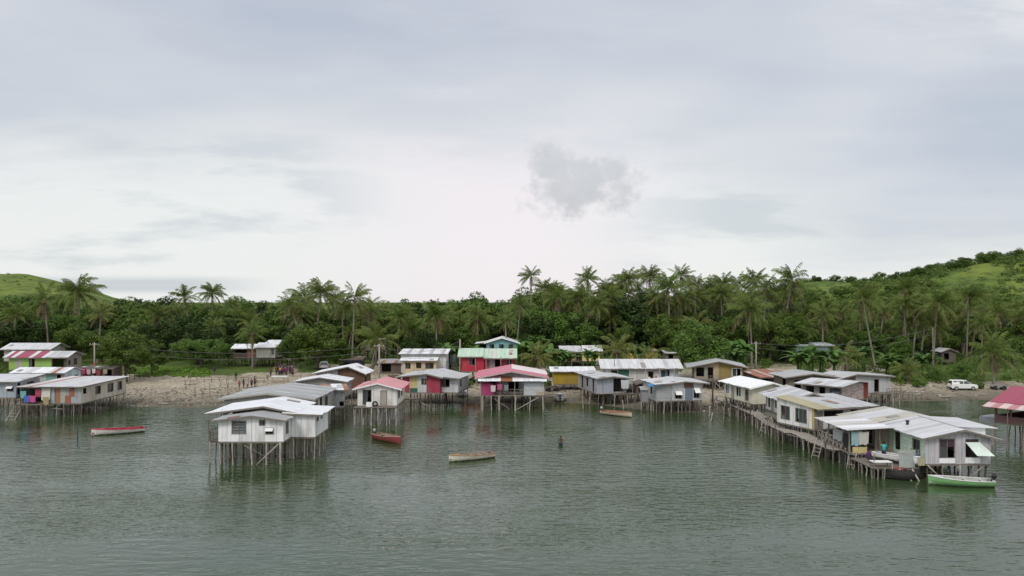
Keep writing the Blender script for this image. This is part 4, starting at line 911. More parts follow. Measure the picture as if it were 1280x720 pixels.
# wooden table-top, cloths and things on the work deck
w = BIG.world(-3.6, 1.0, 1.02)
t = empty('table', w, BIG.rz, 'low white topped fish cleaning table at the front edge of the work deck', 'table')
mb = MB(); mb.box(-.8, .9, -.5, .35, .42, .48); mb.build('table_top', M['white'], t)
for x, y in ((-.7, -.4), (.8, -.4), (-.7, .28), (.8, .28)): q = MB(); q.bar((x, y, 0), (x, y, .42), .06); q.build('leg', M['wood_grey'], t)
bz = BIG.rz
w = BIG.world(-1.35, .55, 2.6); cloth(w, bz, 1.5, 1.7, (.34, .38, .36), 'long pale grey net curtain hanging at the deck of the large right house')
w = BIG.world(-4.62, 7.6, 3.3); cloth(w, bz+pi/2, 2.2, 1.1, (.30, .31, .32), 'grey tarpaulin hanging from the left eave of the large right house veranda')
w = BIG.world(-4.62, 5.8, 3.2); cloth(w, bz+pi/2, 1.2, 1.3, (.02, .02, .025), 'black cloth hanging above the lattice rail of the large right house veranda')
w = BIG.world(-4.0, 4.95, 3.5); cloth(w, bz, .9, 1.3, (.22, .40, .42), 'pale turquoise sheet hanging at the front left of the veranda')
w = BIG.world(-3.3, 4.9, 3.5); cloth(w, bz, 1.0, 1.2, (.46, .45, .40), 'cream sheet hanging beside the turquoise one on the veranda')
w = BIG.world(-.35, .9, 2.5); cloth(w, bz, .35, 1.2, (.03, .10, .32), 'narrow blue cloth on a line at the pale green wall')
w = BIG.world(-2.2, .35, 1.1); cloth(w, bz, .8, .8, (.42, .03, .03), 'red net draped over the front of the work deck')
w = BIG.world(-.45, -.1, 2.05); cloth(w, bz, .7, .7, (.36, .34, .20), 'yellowish board-like cloth by the grey gable corner')
# fish cage (round, dark)
w = BIG.world(-1.6, .9, 0); mb = MB()
for k in range(4): mb.tube([(1.55*cos(a*pi/12), .9*sin(a*pi/12), .12+.2*k) for a in range(25)], .1, 5, cap=False)
mb.tube([(0, 0, .0), (0, 0, .72)], [1.35, 1.35], 16)
me = mb.build('fish_pen', M['rubber']); me.location = (w.x, w.y, .05); me.scale = (1.1, .85, 1); tag(me, 'round dark floating fish pen tucked under the work deck of the large right house', 'fish pen')
mb = MB(); lw = BIG.world(-3.2, .9, 2.35); rwp = BIG.world(.0, .0, 2.35); mb.tube([lw, (lw+rwp)/2-Vector((0, 0, .08)), rwp], .02, 4); tag(mb.build('clothes_line', M['wood_pale']), 'thin line stretched across the work deck of the large right house', 'line')

# hanging washing elsewhere
for k, (x, y, z, w_, h_, c, lab) in enumerate([
    (.25, -.25, 3.5, .8, 1.0, (.10, .40, .38), 'turquoise towel at the left end of the far left laundry porch'),
    (.95, -.6, 2.9, .8, .9, (.05, .10, .48), 'blue cloth hanging on the far left laundry porch'),
    (1.75, -.6, 2.9, .8, .9, (.55, .03, .22), 'bright pink cloth hanging next to the blue one on the laundry porch'),
    (2.3, -.2, 3.8, .9, 1.1, (.38, .04, .10), 'dark red cloth high under the porch roof at far left'),
    (3.3, -.15, 3.9, 1.3, 1.7, (.60, .58, .52), 'large off-white sheet hanging on the far left tin wall'),
    (3.5, -.5, 2.7, .8, 1.1, (.36, .26, .09), 'mustard cloth draped over the porch edge at far left')]):
    p = LEFT.world(x, y, z); cloth(p, LEFT.rz, w_, h_, c, lab)
for k, (x, z, w_, h_, c, lab) in enumerate([(.6, 4.2, .8, 1.1, (.30, .02, .10), 'crimson cloth hanging leftmost on the dark shack'), (1.5, 4.0, .7, .9, (.45, .30, .30), 'dusty pink cloth on the dark shack'), (2.4, 4.1, .6, .8, (.50, .50, .48), 'pale cloth in the middle of the dark shack'), (3.2, 3.9, .8, 1.0, (.24, .03, .04), 'deep red cloth right of the pole on the dark shack'), (4.4, 4.0, .7, .8, (.25, .30, .12), 'olive cloth on the right of the dark shack')]):
    p = SHACK.world(x, -.3, z); cloth(p, SHACK.rz, w_, h_, c, lab)
p = P(957, 494, 3.9); cloth((p.x, p.y-.3, 3.9), 1.2, .7, 1.3, (.42, .02, .03), 'red cloth hanging between the cream house and the long grey roof')
p = P(981, 505, 3.9); cloth((p.x-.4, p.y-.5, 3.9), 1.2, .8, 1.1, (.45, .02, .04), 'red towel over the boardwalk porch left of the white walled house')
p = P(991, 512, 3.3); cloth((p.x-.35, p.y, 3.3), 1.4, .7, .8, (.05, .33, .34), 'teal cloth hanging out of the window of the white walled house')
p = P(609, 487, 3.3); cloth((P(617, 480, 3.6).x, 113.7, 3.7), 0, .7, .9, (.55, .50, .50), 'pale shirt hanging beside the magenta panel of the veranda')
cloth((P(625, 480, 3.6).x, 113.6, 3.9), 0, .7, .8, (.42, .06, .16), 'magenta cloth on the open veranda of the pink-roofed house')
cloth((P(633, 480, 3.6).x, 113.6, 3.8), 0, .6, .8, (.20, .22, .26), 'dark grey cloth on the open veranda of the pink-roofed house')
cloth((P(776, 471, 4).x, 118.6, 4.0), .1, 1.2, 1.3, (.48, .50, .52), 'white sheet hanging in the dark open corner of the patched hut')

# ------------------------------------------------------------------ vehicles and yard things
def car(loc, rz, label, paint=(.68, .69, .68), L=4.4, name='parked_car'):
    r = empty(name, loc, rz, label, 'car'); W = 1.75
    prof = [(-2.2, .38), (-2.22, .85), (-2.12, 1.05), (-1.95, 1.62), (-1.7, 1.72), (.2, 1.70), (.45, 1.62), (.98, 1.10), (1.95, .98), (2.15, .85), (2.2, .45), (2.1, .32), (-2.1, .32)]
    mb = MB(); n = len(prof)
    for s_, inset in ((-1, 0), (1, 0)):
        for x, z in prof: yy = W/2-(.0 if z < 1.06 else .16*(z-1.06)/.6); mb.v.append((x*L/4.4, s_*yy, z))
    for i in range(n): a = i; b = (i+1) % n; mb.face((a, b, b+n, a+n))
    mb.face(tuple(range(n))[::-1]); mb.face(tuple(range(n, 2*n)))
    body = mb.build('body', plain('car_paint', paint, .3, .05, spec=.5), r)
    bv = body.modifiers.new('b', 'BEVEL'); bv.width = .05; bv.segments = 2
    def pane(pts, nm='side_window'):
        m = MB(); 
        k = len(pts); m.v += [tuple(p) for p in pts]; m.face(tuple(range(k))); m.build(nm, M['glass'], r)
    for s_ in (-1, 1):
        yb = s_*(W/2+.012); yt = s_*(W/2-.128)
        for x0, x1, x2, x3 in ((-1.95, -1.2, -1.2, -1.82), (-1.1, -.25, -.25, -1.1), (-.15, .85, .42, -.15)):
            pane([(x0, yb, 1.1), (x1, yb, 1.1), (x2, yt, 1.58), (x3, yt, 1.58)])
    pane([(.99+.03, -.72, 1.13), (.99+.03, .72, 1.13), (.5+.04, .62, 1.6), (.5+.04, -.62, 1.6)], 'windscreen')
    pane([(-2.13, -.7, 1.1), (-2.13, .7, 1.1), (-1.99, .62, 1.55), (-1.99, -.62, 1.55)], 'rear_window')
    for x in (-1.4, 1.35):
        for s_ in (-1, 1):
            m = MB(); m.tube([(x, s_*(W/2-.2), .34), (x, s_*(W/2+.03), .34)], .35, 16, smooth=False); wl = m.build('wheel', M['rubber'], r)
            m = MB(); m.tube([(x, s_*(W/2-.1), .34), (x, s_*(W/2+.045), .34)], .2, 12, smooth=False); m.build('rim', M['steel'], wl)
    for s_ in (-1, 1):
        m = MB(); m.box(2.1, 2.22, s_*.62-.17, s_*.62+.17, .72, .88); m.build('headlight', M['louvre'], r)
        m = MB(); m.box(-2.25, -2.15, s_*.74-.09, s_*.74+.09, .85, 1.1); m.build('tail_light', plain('tail_lamp', (.3, .01, .01), .3, .05), r)
    m = MB(); m.box(-2.3, 2.28, -.84, .84, .34, .5); m.build('bumper', M['rubber'], r)
    return r
g1 = ground(1203, 487.5); car((g1.x, g1.y, g1.z), radians(-4), 'white four wheel drive car parked on the sand under the trees at right')
g1 = ground(402, 463); car((g1.x, g1.y+2.5, g1.z), radians(100), 'white car seen end on beside the navy shelter behind the brown house', L=4.0)

def drum(px, py, r_, h_, col, label, name='water_tank', cat='water tank'):
    g = ground(px, py); m = MB(); pts = [(0, 0, 0), (0, 0, h_*.1), (0, 0, h_*.9), (0, 0, h_), (0, 0, h_*1.08)]
    m.tube(pts, [r_*.97, r_, r_, r_*.9, r_*.25], 18)
    o = m.build(name, plain('tank_plastic', col, .5, .15)); o.location = g; tag(o, label, cat); return o
o = drum(583, 462, 1.3, 2.3, (.06, .10, .075), 'round dark green water tank left of the red house'); o.location.z += 1.6
m = MB()
for i in range(4):
    for j in range(3): m.bar((-1.3+i*.87, -1.2+j*1.2, -1.7), (-1.3+i*.87, -1.2+j*1.2, -.1), .12)
m.box(-1.5, 1.5, -1.4, 1.4, -.1, 0); q = m.build('tank_stand', M['wood_grey'], o)
o2 = drum(566, 462, .9, 1.8, (.10, .115, .11), 'smaller grey water tank beside the cream house with stepped roofs'); o2.location.z += 1.2
m = MB(); m.box(-1, 1, -1, 1, -.1, 0)
for a, b in ((-.9, -.9), (.9, -.9), (-.9, .9), (.9, .9)): m.bar((a, b, -1.3), (a, b, -.1), .12)
m.build('tank_stand', M['wood_grey'], o2)
def barrow(px, py, rz, label, c1=(.10, .06, .05), c2=(.22, .12, .10)):
    g = ground(px, py); r = empty('cart', g, rz, label, 'cart')
    m = MB(); m.box(-1.3, 1.2, -.6, .6, .45, .55); m.box(-1.3, -1.2, -.6, .6, .55, .9); m.box(-1.2, 1.1, -.6, -.54, .55, .85); m.box(-1.2, 1.1, .54, .6, .55, .85); m.build('tray', plain('cart_tray', c2, .8, .4), r)
    for x in (-.7, .7):
        for s_ in (-1, 1): m = MB(); m.tube([(x, s_*.64, .35), (x, s_*.76, .35)], .35, 14, smooth=False); m.build('wheel', M['rubber'], r)
    m = MB(); m.tube([(1.2, -.3, .5), (2.2, -.1, .75)], .04, 5); m.tube([(1.2, .3, .5), (2.2, .1, .75)], .04, 5); m.build('drawbar', plain('cart_steel', c1, .7, .3), r)
barrow(488, 462, .3, 'rusty reddish cart on the sand left of the cream house'); barrow(494, 475, .15, 'old cart lying in front of the wooden lean-to', (.12, .07, .06), (.16, .10, .08))
barrow(690, 489, .2, 'dark wooden cart at the foot of the mustard yellow shed', (.1, .08, .07), (.13, .11, .09)); barrow(1248, 487, 2.9, 'low grey trailer on the beach beside the maroon roofed house', (.15, .14, .13), (.25, .24, .22))

# ------------------------------------------------------------------ poles and wires
def pole(px, pytop, pybase, label, Y=None, arm=True, seed=0, redbase=False, thin=1):
    g = ground(px, pybase) if Y is None else Vector(((px-640)/F*Y, Y, terr((px-640)/F*Y, Y))); zt = H0-(pytop-HY)/F*g.y
    r = empty('utility_pole', g, 0, label, 'utility pole', 'utility poles of the village'); hh = zt-g.z
    m = MB(); m.tube([(0, 0, -.2), (.02, 0, hh*.5), (0, 0, hh)], [.17*thin, .15*thin, .12*thin], 8); m.build('post', M['wood_pale' if thin == 1 else 'wood_grey'], r)
    if arm:
        m = MB(); m.bar((-.95, 0, hh-.45), (.95, 0, hh-.45), .1, .12); a = m.build('crossarm', M['wood_grey'], r)
        for x in (-.8, -.3, .3, .8): m = MB(); m.tube([(x, 0, hh-.4), (x, 0, hh-.2)], .05, 6); m.build('insulator', M['white'], a)
    if redbase: m = MB(); m.tube([(0, 0, .2), (0, 0, 3.2)], .19, 8); m.build('painted_band', plain('red_paint', (.42, .03, .06), .6, .2), r)
    return g+Vector((0, 0, hh-.25))
p1 = pole(118, 428, 476, 'utility pole with crossarm and red painted foot behind the laundry shack at left', redbase=True)
p2 = pole(474, 430, 476, 'slim utility pole in front of the drooping coconut palm at the centre left')
p3 = pole(575, 424, 479, 'utility pole standing at the left end of the red house', arm=False)
p4 = pole(945, 427, 466, 'utility pole with crossarm on the sand behind the cream house')
p5 = pole(1166, 409, 476, 'tall plain utility pole among the palms left of the white car', arm=False, thin=.65)

def wire(a, b, sag, label, off=0.0):
    m = MB(); a = a+Vector((off, 0, 0)); b = b+Vector((off, 0, 0)); pts = []
    for i in range(17): t = i/16; p = a.lerp(b, t); p.z -= sag*4*t*(1-t); pts.append(p)
    m.tube(pts, .022, 4); tag(m.build('power_line', plain('cable', (.16, .16, .16), .6, .1)), label, 'power line', 'overhead wires')
for k, (a, b) in enumerate(((p1, p2), (p2, p3), (p4, p5))):
    lab = ['crossing the trees between the two left poles', 'running from the slim pole to the red house pole', 'running right from the pole behind the cream house'][k]
    wire(a, b, 1.6, 'upper thin cable '+lab); wire(a-Vector((0, 0, 1.0)), b-Vector((0, 0, 1.0)), 1.8, 'lower thin cable '+lab, .2)
wire(p4, Vector((150, 150, 10)), 1.5, 'thin cable passing behind the blue hut') if False else None

# poles standing in the water / on the mudflat, thin sticks and rods
def stick(px, py, h_, label, group=None, lean=0.0, thick=.045, col='wood_grey', name='stick'):
    g = ground(px, py); m = MB(); m.tube([(0, 0, -.4), (lean*.4, 0, h_*.5), (lean, 0, h_)], [thick*1.1, thick, thick*.8], 5); o = m.build(name, M[col]); o.location = g; return tag(o, label, 'stick', group)
stick(768, 494, 6.0, 'thin dark pole rising in front of the long white house roof', thick=.06, col='wood_dark', name='pole')
stick(97, 551, 2.6, 'lone dark rod standing in the water left of the white and red boat', thick=.05, col='wood_dark')
stick(1290, 700, .1, 'x', None) if False else None
for px, py, h_, lab in ((805, 537, 1.9, 'thin rod in the water in front of the tiny outhouse'), (922, 556, .7, 'small stub of a post in the water left of the boardwalk'), (952, 548, .6, 'dark post stub beside the boardwalk middle'), (534, 577, .5, 'tiny stub in the water left of the cream boat'), (506, 568, .4, 'short stub near the red dinghy')):
    stick(px, py, h_, lab, thick=.05)
stick(891, 512, 4.6, 'tall dark post on the shore left of the boardwalk start', thick=.13, col='wood_dark', name='mooring_post')
rs = random.Random(21)
for i in range(30):
    px = rs.uniform(232, 415) if i < 24 else rs.uniform(425, 460); py = rs.uniform(480, 500) if i < 34 else rs.uniform(478, 486)
    stick(px, py, rs.uniform(1.2, 2.8), 'thin grey stick standing upright on the stony flat behind the white stilt house', 'sticks standing on the mudflat', rs.uniform(-.3, .3), rs.uniform(.03, .06))
for i in range(26):
    px = rs.uniform(884, 925); py = rs.uniform(507, 527)
    g = ground(px, py); hh = rs.uniform(.8, 2.0)
    o = inst('old_post', rs.choice(STM['wood_pale']+STM['wood_grey']), None, (g.x, g.y, max(-.5, g.z-.3)), (rs.uniform(-.15, .15), rs.uniform(-.2, .2), 0), (rs.uniform(.8, 1.7), rs.uniform(.8, 1.7), hh+.4)); tag(o, 'bleached bare post sticking up at the water edge where the boardwalk starts', 'post', 'old posts at the boardwalk start')
for i in range(30):
    px = rs.uniform(700, 860) if i % 2 else rs.uniform(1100, 1160); py = rs.uniform(497, 512) if i % 2 else rs.uniform(497, 505)
    g = ground(px, py)
    o = inst('old_post', rs.choice(STM['wood_pale']+STM['wood_grey']), None, (g.x, g.y, max(-.5, g.z-.3)), (rs.uniform(-.1, .1), rs.uniform(-.15, .15), 0), (rs.uniform(.7, 1.1), rs.uniform(.7, 1.1), rs.uniform(1.2, 2.3)))
    tag(o, 'old bare post left standing in the mud under the middle houses' if i % 2 else 'bare post standing at the sand behind the large right house', 'post', 'old posts in the mud' if i % 2 else 'posts at the right hand beach')
# fences on the sand
def fence(pa, pb, n, h_, label, rails=2, col='wood_grey'):
    a = ground(*pa); b = ground(*pb); r = empty('fence', a, 0, label, 'fence')
    prev = None
    for i in range(n+1):
        q = a.lerp(b, i/n); q.z = terr(q.x, q.y); l = q-a; m = MB(); m.tube([l-Vector((0, 0, .2)), l+Vector((rs.uniform(-.08, .08), 0, h_*rs.uniform(.85, 1.15)))], .06, 5); m.build('post', M[col], r)
        if prev is not None:
            for k in range(rails): m = MB(); up = Vector((0, 0, h_*(.45+.4*k))); m.bar(prev+up, l+up, .05, .08); m.build('rail', M[col], r)
        prev = l
fence((150, 474), (186, 473), 6, 1.1, 'dark stick fence in the shade right of the laundry shack', col='wood_dark')
fence((246, 477), (330, 479), 9, 1.0, 'low wooden rail fence along the top of the left beach')
fence((346, 459), (375, 461), 5, 1.1, 'dark fence at the foot of the big bush behind the gathering', col='wood_dark')
fence((930, 482), (948, 487), 4, 1.0, 'pale fence beside the cream house on the sand')
fence((1112, 497), (1160, 500), 6, 1.2, 'broken rail fence on the sand behind the large right house')

# ------------------------------------------------------------------ people
SK = plain('skin', (.085, .045, .028), .6, .1, 20); HAIR = plain('hair', (.012, .010, .009), .8, .1)
def body_mesh(pose):
    me = bpy.data.meshes.new('person_skeleton'); bm = bmesh.new(); R = []
    def v(p, r): R.append(r); return bm.verts.new(p)
    sit = pose == 'sit'; hz = .95 if not sit else .45
    pel = v((0, 0, hz), .13); sp_ = v((0, 0, hz+.22), .115); ch = v((0, .01, hz+.42), .135); nk = v((0, 0, hz+.58), .055); hd = v((0, -.01, hz+.70), .085); tp = v((0, .0, hz+.80), .07)
    for a, b in ((pel, sp_), (sp_, ch), (ch, nk), (nk, hd), (hd, tp)): bm.edges.new((a, b))
    hands = []
    for s in (-1, 1):
        swing = {'stand': .04, 'walk': .22*s, 'sit': -.25, 'work': -.3}[pose]
        sh = v((s*.17, 0, hz+.50), .06); el = v((s*.25, swing*.4, hz+.22), .042); wr = v((s*.25, swing-.06, hz+(-.02 if pose in ('stand', 'walk') else .12)), .028)
        d = Vector((0, -.15 if pose in ('sit', 'work') else -.03, -.07)).normalized(); w0 = Vector(wr.co); hm = v(w0+d*.08, .032)
        bm.edges.new((ch, sh)); bm.edges.new((sh, el)); bm.edges.new((el, wr)); bm.edges.new((wr, hm)); hands.append((w0, d, s))
        if not sit:
            st = .24*s if pose == 'walk' else .02
            hp = v((s*.09, 0, hz-.06), .095); kn = v((s*.10, -st*.5-.02, hz-.46), .06); an = v((s*.10, st*.7, .08), .038); to = v((s*.11, st*.7-.17, .035), .032)
        else:
            hp = v((s*.09, -.03, hz-.02), .09); kn = v((s*.13, -.42, hz+.02), .06); an = v((s*.12, -.42, .08), .038); to = v((s*.12, -.6, .035), .032)
        for a, b in ((pel, hp), (hp, kn), (kn, an), (an, to)): bm.edges.new((a, b))
    bm.to_mesh(me); bm.free(); o = bpy.data.objects.new('tmp', me); COL.objects.link(o)
    o.modifiers.new('s', 'SKIN'); sv = me.skin_vertices[0].data
    for i, r in enumerate(R): sv[i].radius = (r, r*(.8 if i in (0, 1, 2) else 1)); sv[i].use_root = (i == 0)
    o.modifiers.new('u', 'SUBSURF').levels = 1
    dg = bpy.context.evaluated_depsgraph_get(); ev = o.evaluated_get(dg); m2 = bpy.data.meshes.new_from_object(ev); bpy.data.objects.remove(o)
    mb = MB(); mb.v = [tuple(x.co) for x in m2.vertices]
    for p in m2.polygons: mb.face(tuple(p.vertices), 0, True)
    for w0, d, s in hands:
        side = Vector((0, 1, 0)) if abs(d.z) > .7 else Vector((1, 0, 0))
        for k in range(4):
            b = w0+d*.10+side*(.017*(k-1.5)); L = (.062, .075, .07, .055)[k]; mb.tube([b, b+d*L*.55, b+d*L+Vector((0, 0, -.02))], [.010, .009, .007], 5)
        b = w0+d*.05+side*.03; mb.tube([b, b+side*.02+d*.03, b+side*.02+d*.055], [.011, .010, .008], 5)
    hzc = hz+.71
    mb.tube([(0, -.10, hzc+.01), (0, -.125, hzc-.015)], [.012, .018], 5)                                            # nose
    for s in (-1, 1): mb.ball((s*.033, -.088, hzc+.02), .012, 1, 6, 4); mb.ball((s*.09, 0, hzc), (.012, .02, .03), 0, 6, 4)
    mb.ball((0, -.088, hzc-.045), (.028, .01, .008), 2, 6, 4)
    eye = plain('eye', (.02, .015, .012), .3, .05); lip = plain('lips', (.10, .03, .025), .6, .05)
    return mb.mesh('person', [SK, eye, lip]), hz
BM = {p: body_mesh(p) for p in ('stand', 'walk', 'sit', 'work')}
CL = {}
def clothes(pose):
    if pose in CL: return CL[pose]
    hz = BM[pose][1]; a = MB()
    a.tube([(0, 0, hz-.04), (0, 0, hz+.2), (0, .01, hz+.42), (0, 0, hz+.56)], [.17, .155, .185, .08], 12)
    swing = {'stand': .04, 'walk': .22, 'sit': -.25, 'work': -.3}[pose]
    for s in (-1, 1): sw = swing*s if pose == 'walk' else swing; a.tube([(s*.12, 0, hz+.52), (s*.18, 0, hz+.47), (s*.24, sw*.3, hz+.27)], [.08, .078, .065], 8)
    b = MB()
    for s in (-1, 1):
        if pose == 'sit': b.tube([(s*.06, .03, hz-.02), (s*.1, -.1, hz), (s*.13, -.38, hz+.02)], [.135, .12, .085], 9)
        else: st = .24*s if pose == 'walk' else .02; b.tube([(s*.06, 0, hz+.03), (s*.09, 0, hz-.08), (s*.10, -st*.5-.02, hz-.42)], [.13, .125, .095], 9)
    c = MB(); c.ball((0, .015, hz+.745), (.1, .11, .105), 0, 10, 6)
    for i, v in enumerate(c.v):
        if v[1] < -.05 and v[2] < hz+.77: c.v[i] = (v[0], -.05, v[2])
    CL[pose] = (a, b, c.mesh('hair', HAIR)); return CL[pose]
def person(loc, rz, pose, sc, top, bottom, label, group=None):
    r = empty('person', loc, rz, label, 'person', group); r.scale = (sc, sc, sc)
    inst('body', BM[pose][0], r); a, b, hm = clothes(pose); inst('hair', hm, r)
    if top: a.build('shirt', plain('cloth', top, .9, .15, 6), r)
    if bottom: b.build('shorts', plain('cloth', bottom, .9, .15, 6), r)
    return r
w = P(701, 557, 0); person((w.x, w.y, -.72), 0, 'stand', 1.0, None, (.03, .03, .05), 'bare chested person standing hip deep in the open water')
mb = MB(); 
for i, (px, py, pose, sc, t_, b_, lab) in enumerate([
    (295, 477, 'stand', 1.0, (.03, .03, .035), (.25, .22, .20), 'person in a black top standing on the upper sand above the rail fence'),
    (285, 485, 'stand', .8, (.45, .43, .38), (.40, .35, .30), 'child in pale clothes standing alone left of the row of children'),
    (299, 485.5, 'walk', .8, (.36, .06, .05), (.10, .04, .04), 'child in red clothes, first of the row on the sand'),
    (304.5, 485.5, 'stand', .95, (.05, .04, .06), (.12, .05, .05), 'taller child in dark clothes, second of the row on the sand'),
    (309.5, 485.5, 'stand', .75, (.40, .36, .33), (.20, .08, .07), 'small child in a pale shirt, third of the row on the sand'),
    (314.5, 485, 'stand', .9, (.14, .05, .05), (.06, .05, .05), 'child in brownish red, fourth of the row on the sand'),
    (318.5, 484, 'stand', 1.08, None, (.04, .04, .05), 'bare chested tall figure at the right end of the row on the sand'),
    (334.5, 475.5, 'walk', .95, (.42, .40, .36), (.30, .27, .22), 'person in pale clothes walking towards the gathering'),
    (338.5, 471, 'stand', .95, (.12, .04, .03), (.04, .04, .05), 'person in dark red standing just left of the gathering'),
    (268, 467, 'stand', .9, (.05, .05, .06), (.05, .05, .06), 'dark clothed person in the tree shade on the grass at left')]):
    g1 = ground(px, py); person(g1, rs.uniform(-.8, .8)+(pi if i % 3 == 0 else 0), pose, sc*.98, t_, b_, lab)
cols = [(.20, .03, .05), (.05, .05, .10), (.12, .03, .10), (.62, .45, .03), (.06, .03, .10), (.26, .05, .07), (.04, .04, .05), (.25, .22, .28), (.14, .03, .14), (.08, .06, .12), (.30, .08, .06), (.05, .08, .13), (.40, .37, .36), (.18, .04, .10)]
cn = ['dark red', 'navy', 'plum', 'bright yellow', 'indigo', 'brick red', 'black', 'grey lilac', 'purple', 'slate', 'rusty orange', 'deep blue', 'off-white', 'wine']
pos = ['front left end', 'front row, second', 'front row, third', 'centre', 'behind the yellow shirt', 'front row by the table', 'back left', 'right of the yellow shirt', 'front right', 'back right', 'front row, low down', 'back middle', 'far right', 'right hand end']
for i in range(14):
    px = 345.5+1.55*i+rs.uniform(-.4, .4); py = 466.5+rs.uniform(0, 5.5); g1 = ground(px, py)
    person(g1, rs.uniform(-2.5, 2.5), rs.choice(['stand', 'stand', 'work']), rs.uniform(.85, 1.02), cols[i], rs.choice([(.04, .04, .06), (.12, .05, .05), (.08, .08, .12)]), 'person in %s top in the gathering, %s' % (cn[i], pos[i]), 'people gathered by the white table')
g1 = ground(350, 478); t = empty('market_table', g1, .05, 'white cloth topped table in front of the gathering on the sand', 'table')
mb = MB(); mb.box(-1.4, 1.4, -.6, .6, 1.05, 1.12); mb.build('table_top', M['white'], t)
for x, y in ((-1.3, -.5), (1.3, -.5), (-1.3, .5), (1.3, .5)): q = MB(); q.bar((x, y, 0), (x, y, 1.05), .07); q.build('leg', M['wood_pale'], t)
g1 = ground(318, 486.5); mb = MB()
for i in range(9): mb.ball((rs.uniform(-.8, .8), rs.uniform(-.4, .4), .12), (rs.uniform(.2, .4), rs.uniform(.2, .3), rs.uniform(.12, .25)), 0, 7, 4)
o = mb.build('net_pile', M['rubber']); o.location = g1; tag(o, 'dark heap of netting on the sand by the row of children', 'net pile')
p = BIG.world(-3.9, 2.6, 1.0); person(p, BIG.rz+.6, 'sit', 1.0, (.09, .03, .16), (.04, .04, .06), 'person in a purple top sitting on the work deck of the large right house')
p = BIG.world(-1.95, 3.7, 1.0); person(p, BIG.rz+2.6, 'work', 1.0, (.05, .36, .34), (.03, .03, .05), 'person in a turquoise shirt standing on the work deck with their back turned')
hh = P(810, 476, 2.4); person(Vector(((811-640)/F*124.0, 124.0, 2.38)), 0, 'stand', 1.0, (.55, .5, .5), (.3, .05, .06), 'person in white top in the doorway of the long white house')
person(Vector(((820-640)/F*124.1, 124.1, 2.38)), .5, 'work', .95, (.42, .07, .07), (.05, .04, .06), 'person in red leaning on the rail of the long white house')

# ------------------------------------------------------------------ vegetation
def frond(mb, az, e0, L, droop, r, n=16, wl=.75, mi=0, base=(0, 0, 0)):
    p = Vector(base); e = e0; step = L/n; ca, sa = cos(az), sin(az); prev = None; side = Vector((-sa, ca, 0))
    pts = [p.copy()]
    for i in range(n):
        t = (i+.5)/n; d = Vector((ca*cos(e), sa*cos(e), sin(e))); p = p+d*step; pts.append(p.copy()); e -= droop/n*(.5+1.2*t)
        if t > .12:
            wl_ = wl*(sin(pi*min(1, (t-.08)*1.05))**.6)*(1.15-.35*t); hang = .5+.7*r.random()
            for s in (-1, 1):
                up = d.cross(side)*-1 if False else Vector((0, 0, 1))
                ld = (side*s*cos(hang)+d*.45-Vector((0, 0, 1))*sin(hang)).normalized(); tip = p+ld*wl_*r.uniform(.85, 1.1); wv = d*.06
                b0 = p-wv; b1 = p+wv; md = p.lerp(tip, .55)
                k = len(mb.v); mb.v += [tuple(b0), tuple(b1), tuple(md+wv*.75), tuple(tip), tuple(md-wv*.75)]; mb.face((k, k+1, k+2, k+3, k+4), mi)
    for i in range(len(pts)-1):
        a, b = pts[i], pts[i+1]; w = .035*(1-i/n*.7); mb.hexa([a-side*w, a+side*w, a+side*w+Vector((0, 0, .04)), a-side*w+Vector((0, 0, .04)), b-side*w*.9, b+side*w*.9, b+side*w*.9+Vector((0, 0, .04)), b-side*w*.9+Vector((0, 0, .04))], 2 if mi == 0 else mi)
def palm_crown(seed, bright=False, nf=34):
    r = random.Random(seed); mb = MB(); nf = int(nf*r.uniform(.7, 1.2)); wind = r.uniform(0, 2*pi); ws = r.choice([0, .1, .45, .7]); dr = r.uniform(.8, 1.35); dead = r.choice([2, 4, 8, 11])
    for i in range(nf):
        q = i/(nf-1); az = i*2.39996+r.uniform(-.45, .45); az += ws*sin(wind-az); e0 = radians(86-116*q**.9+r.uniform(-14, 14))
        L = r.uniform(3.7, 4.9)*(1-.2*(1-q)); frond(mb, az, e0, L, dr*r.uniform(.7, 1.5)*(.75+.2*(1-q)), r, 19, 1.0, 1 if q > .94 else 0)
    for i in range(dead): az = r.uniform(0, 6.3); frond(mb, az, radians(-50-r.uniform(0, 30)), r.uniform(2.2, 3.2), .5, r, 11, .5, 1)
    mb2 = MB()
    for i in range(9): a = r.uniform(0, 6.3); mb2.ball((.32*cos(a), .32*sin(a), -.25-r.uniform(0, .4)), .15, 0, 6, 4)
    return mb.mesh('palm_crown', [M['palmbright'] if bright else M['palm'], M['palmdry'], M['midrib']]), mb2.mesh('coconuts', M['nut'])
CROWN = [palm_crown(100+i) for i in range(12)]; CROWNB = [palm_crown(200+i, True, 22) for i in range(2)]
def trunk_mesh(seed):
    r = random.Random(seed); mb = MB(); c = r.uniform(-.6, .6); pts = [(c*sin(pi*i/8)*.06*8, .2*sin(i*.6), i/8) for i in range(9)]
    mb.tube([(p[0]*.12, p[1]*.12, p[2]) for p in pts], [.30, .21, .19, .18, .17, .165, .16, .155, .16], 8); return mb.mesh('palm_trunk', M['trunk'])
TRUNK = [trunk_mesh(300+i) for i in range(5)]
rp = random.Random(77); palms_n = 0
PG = 'coconut palms of the grove behind the village'
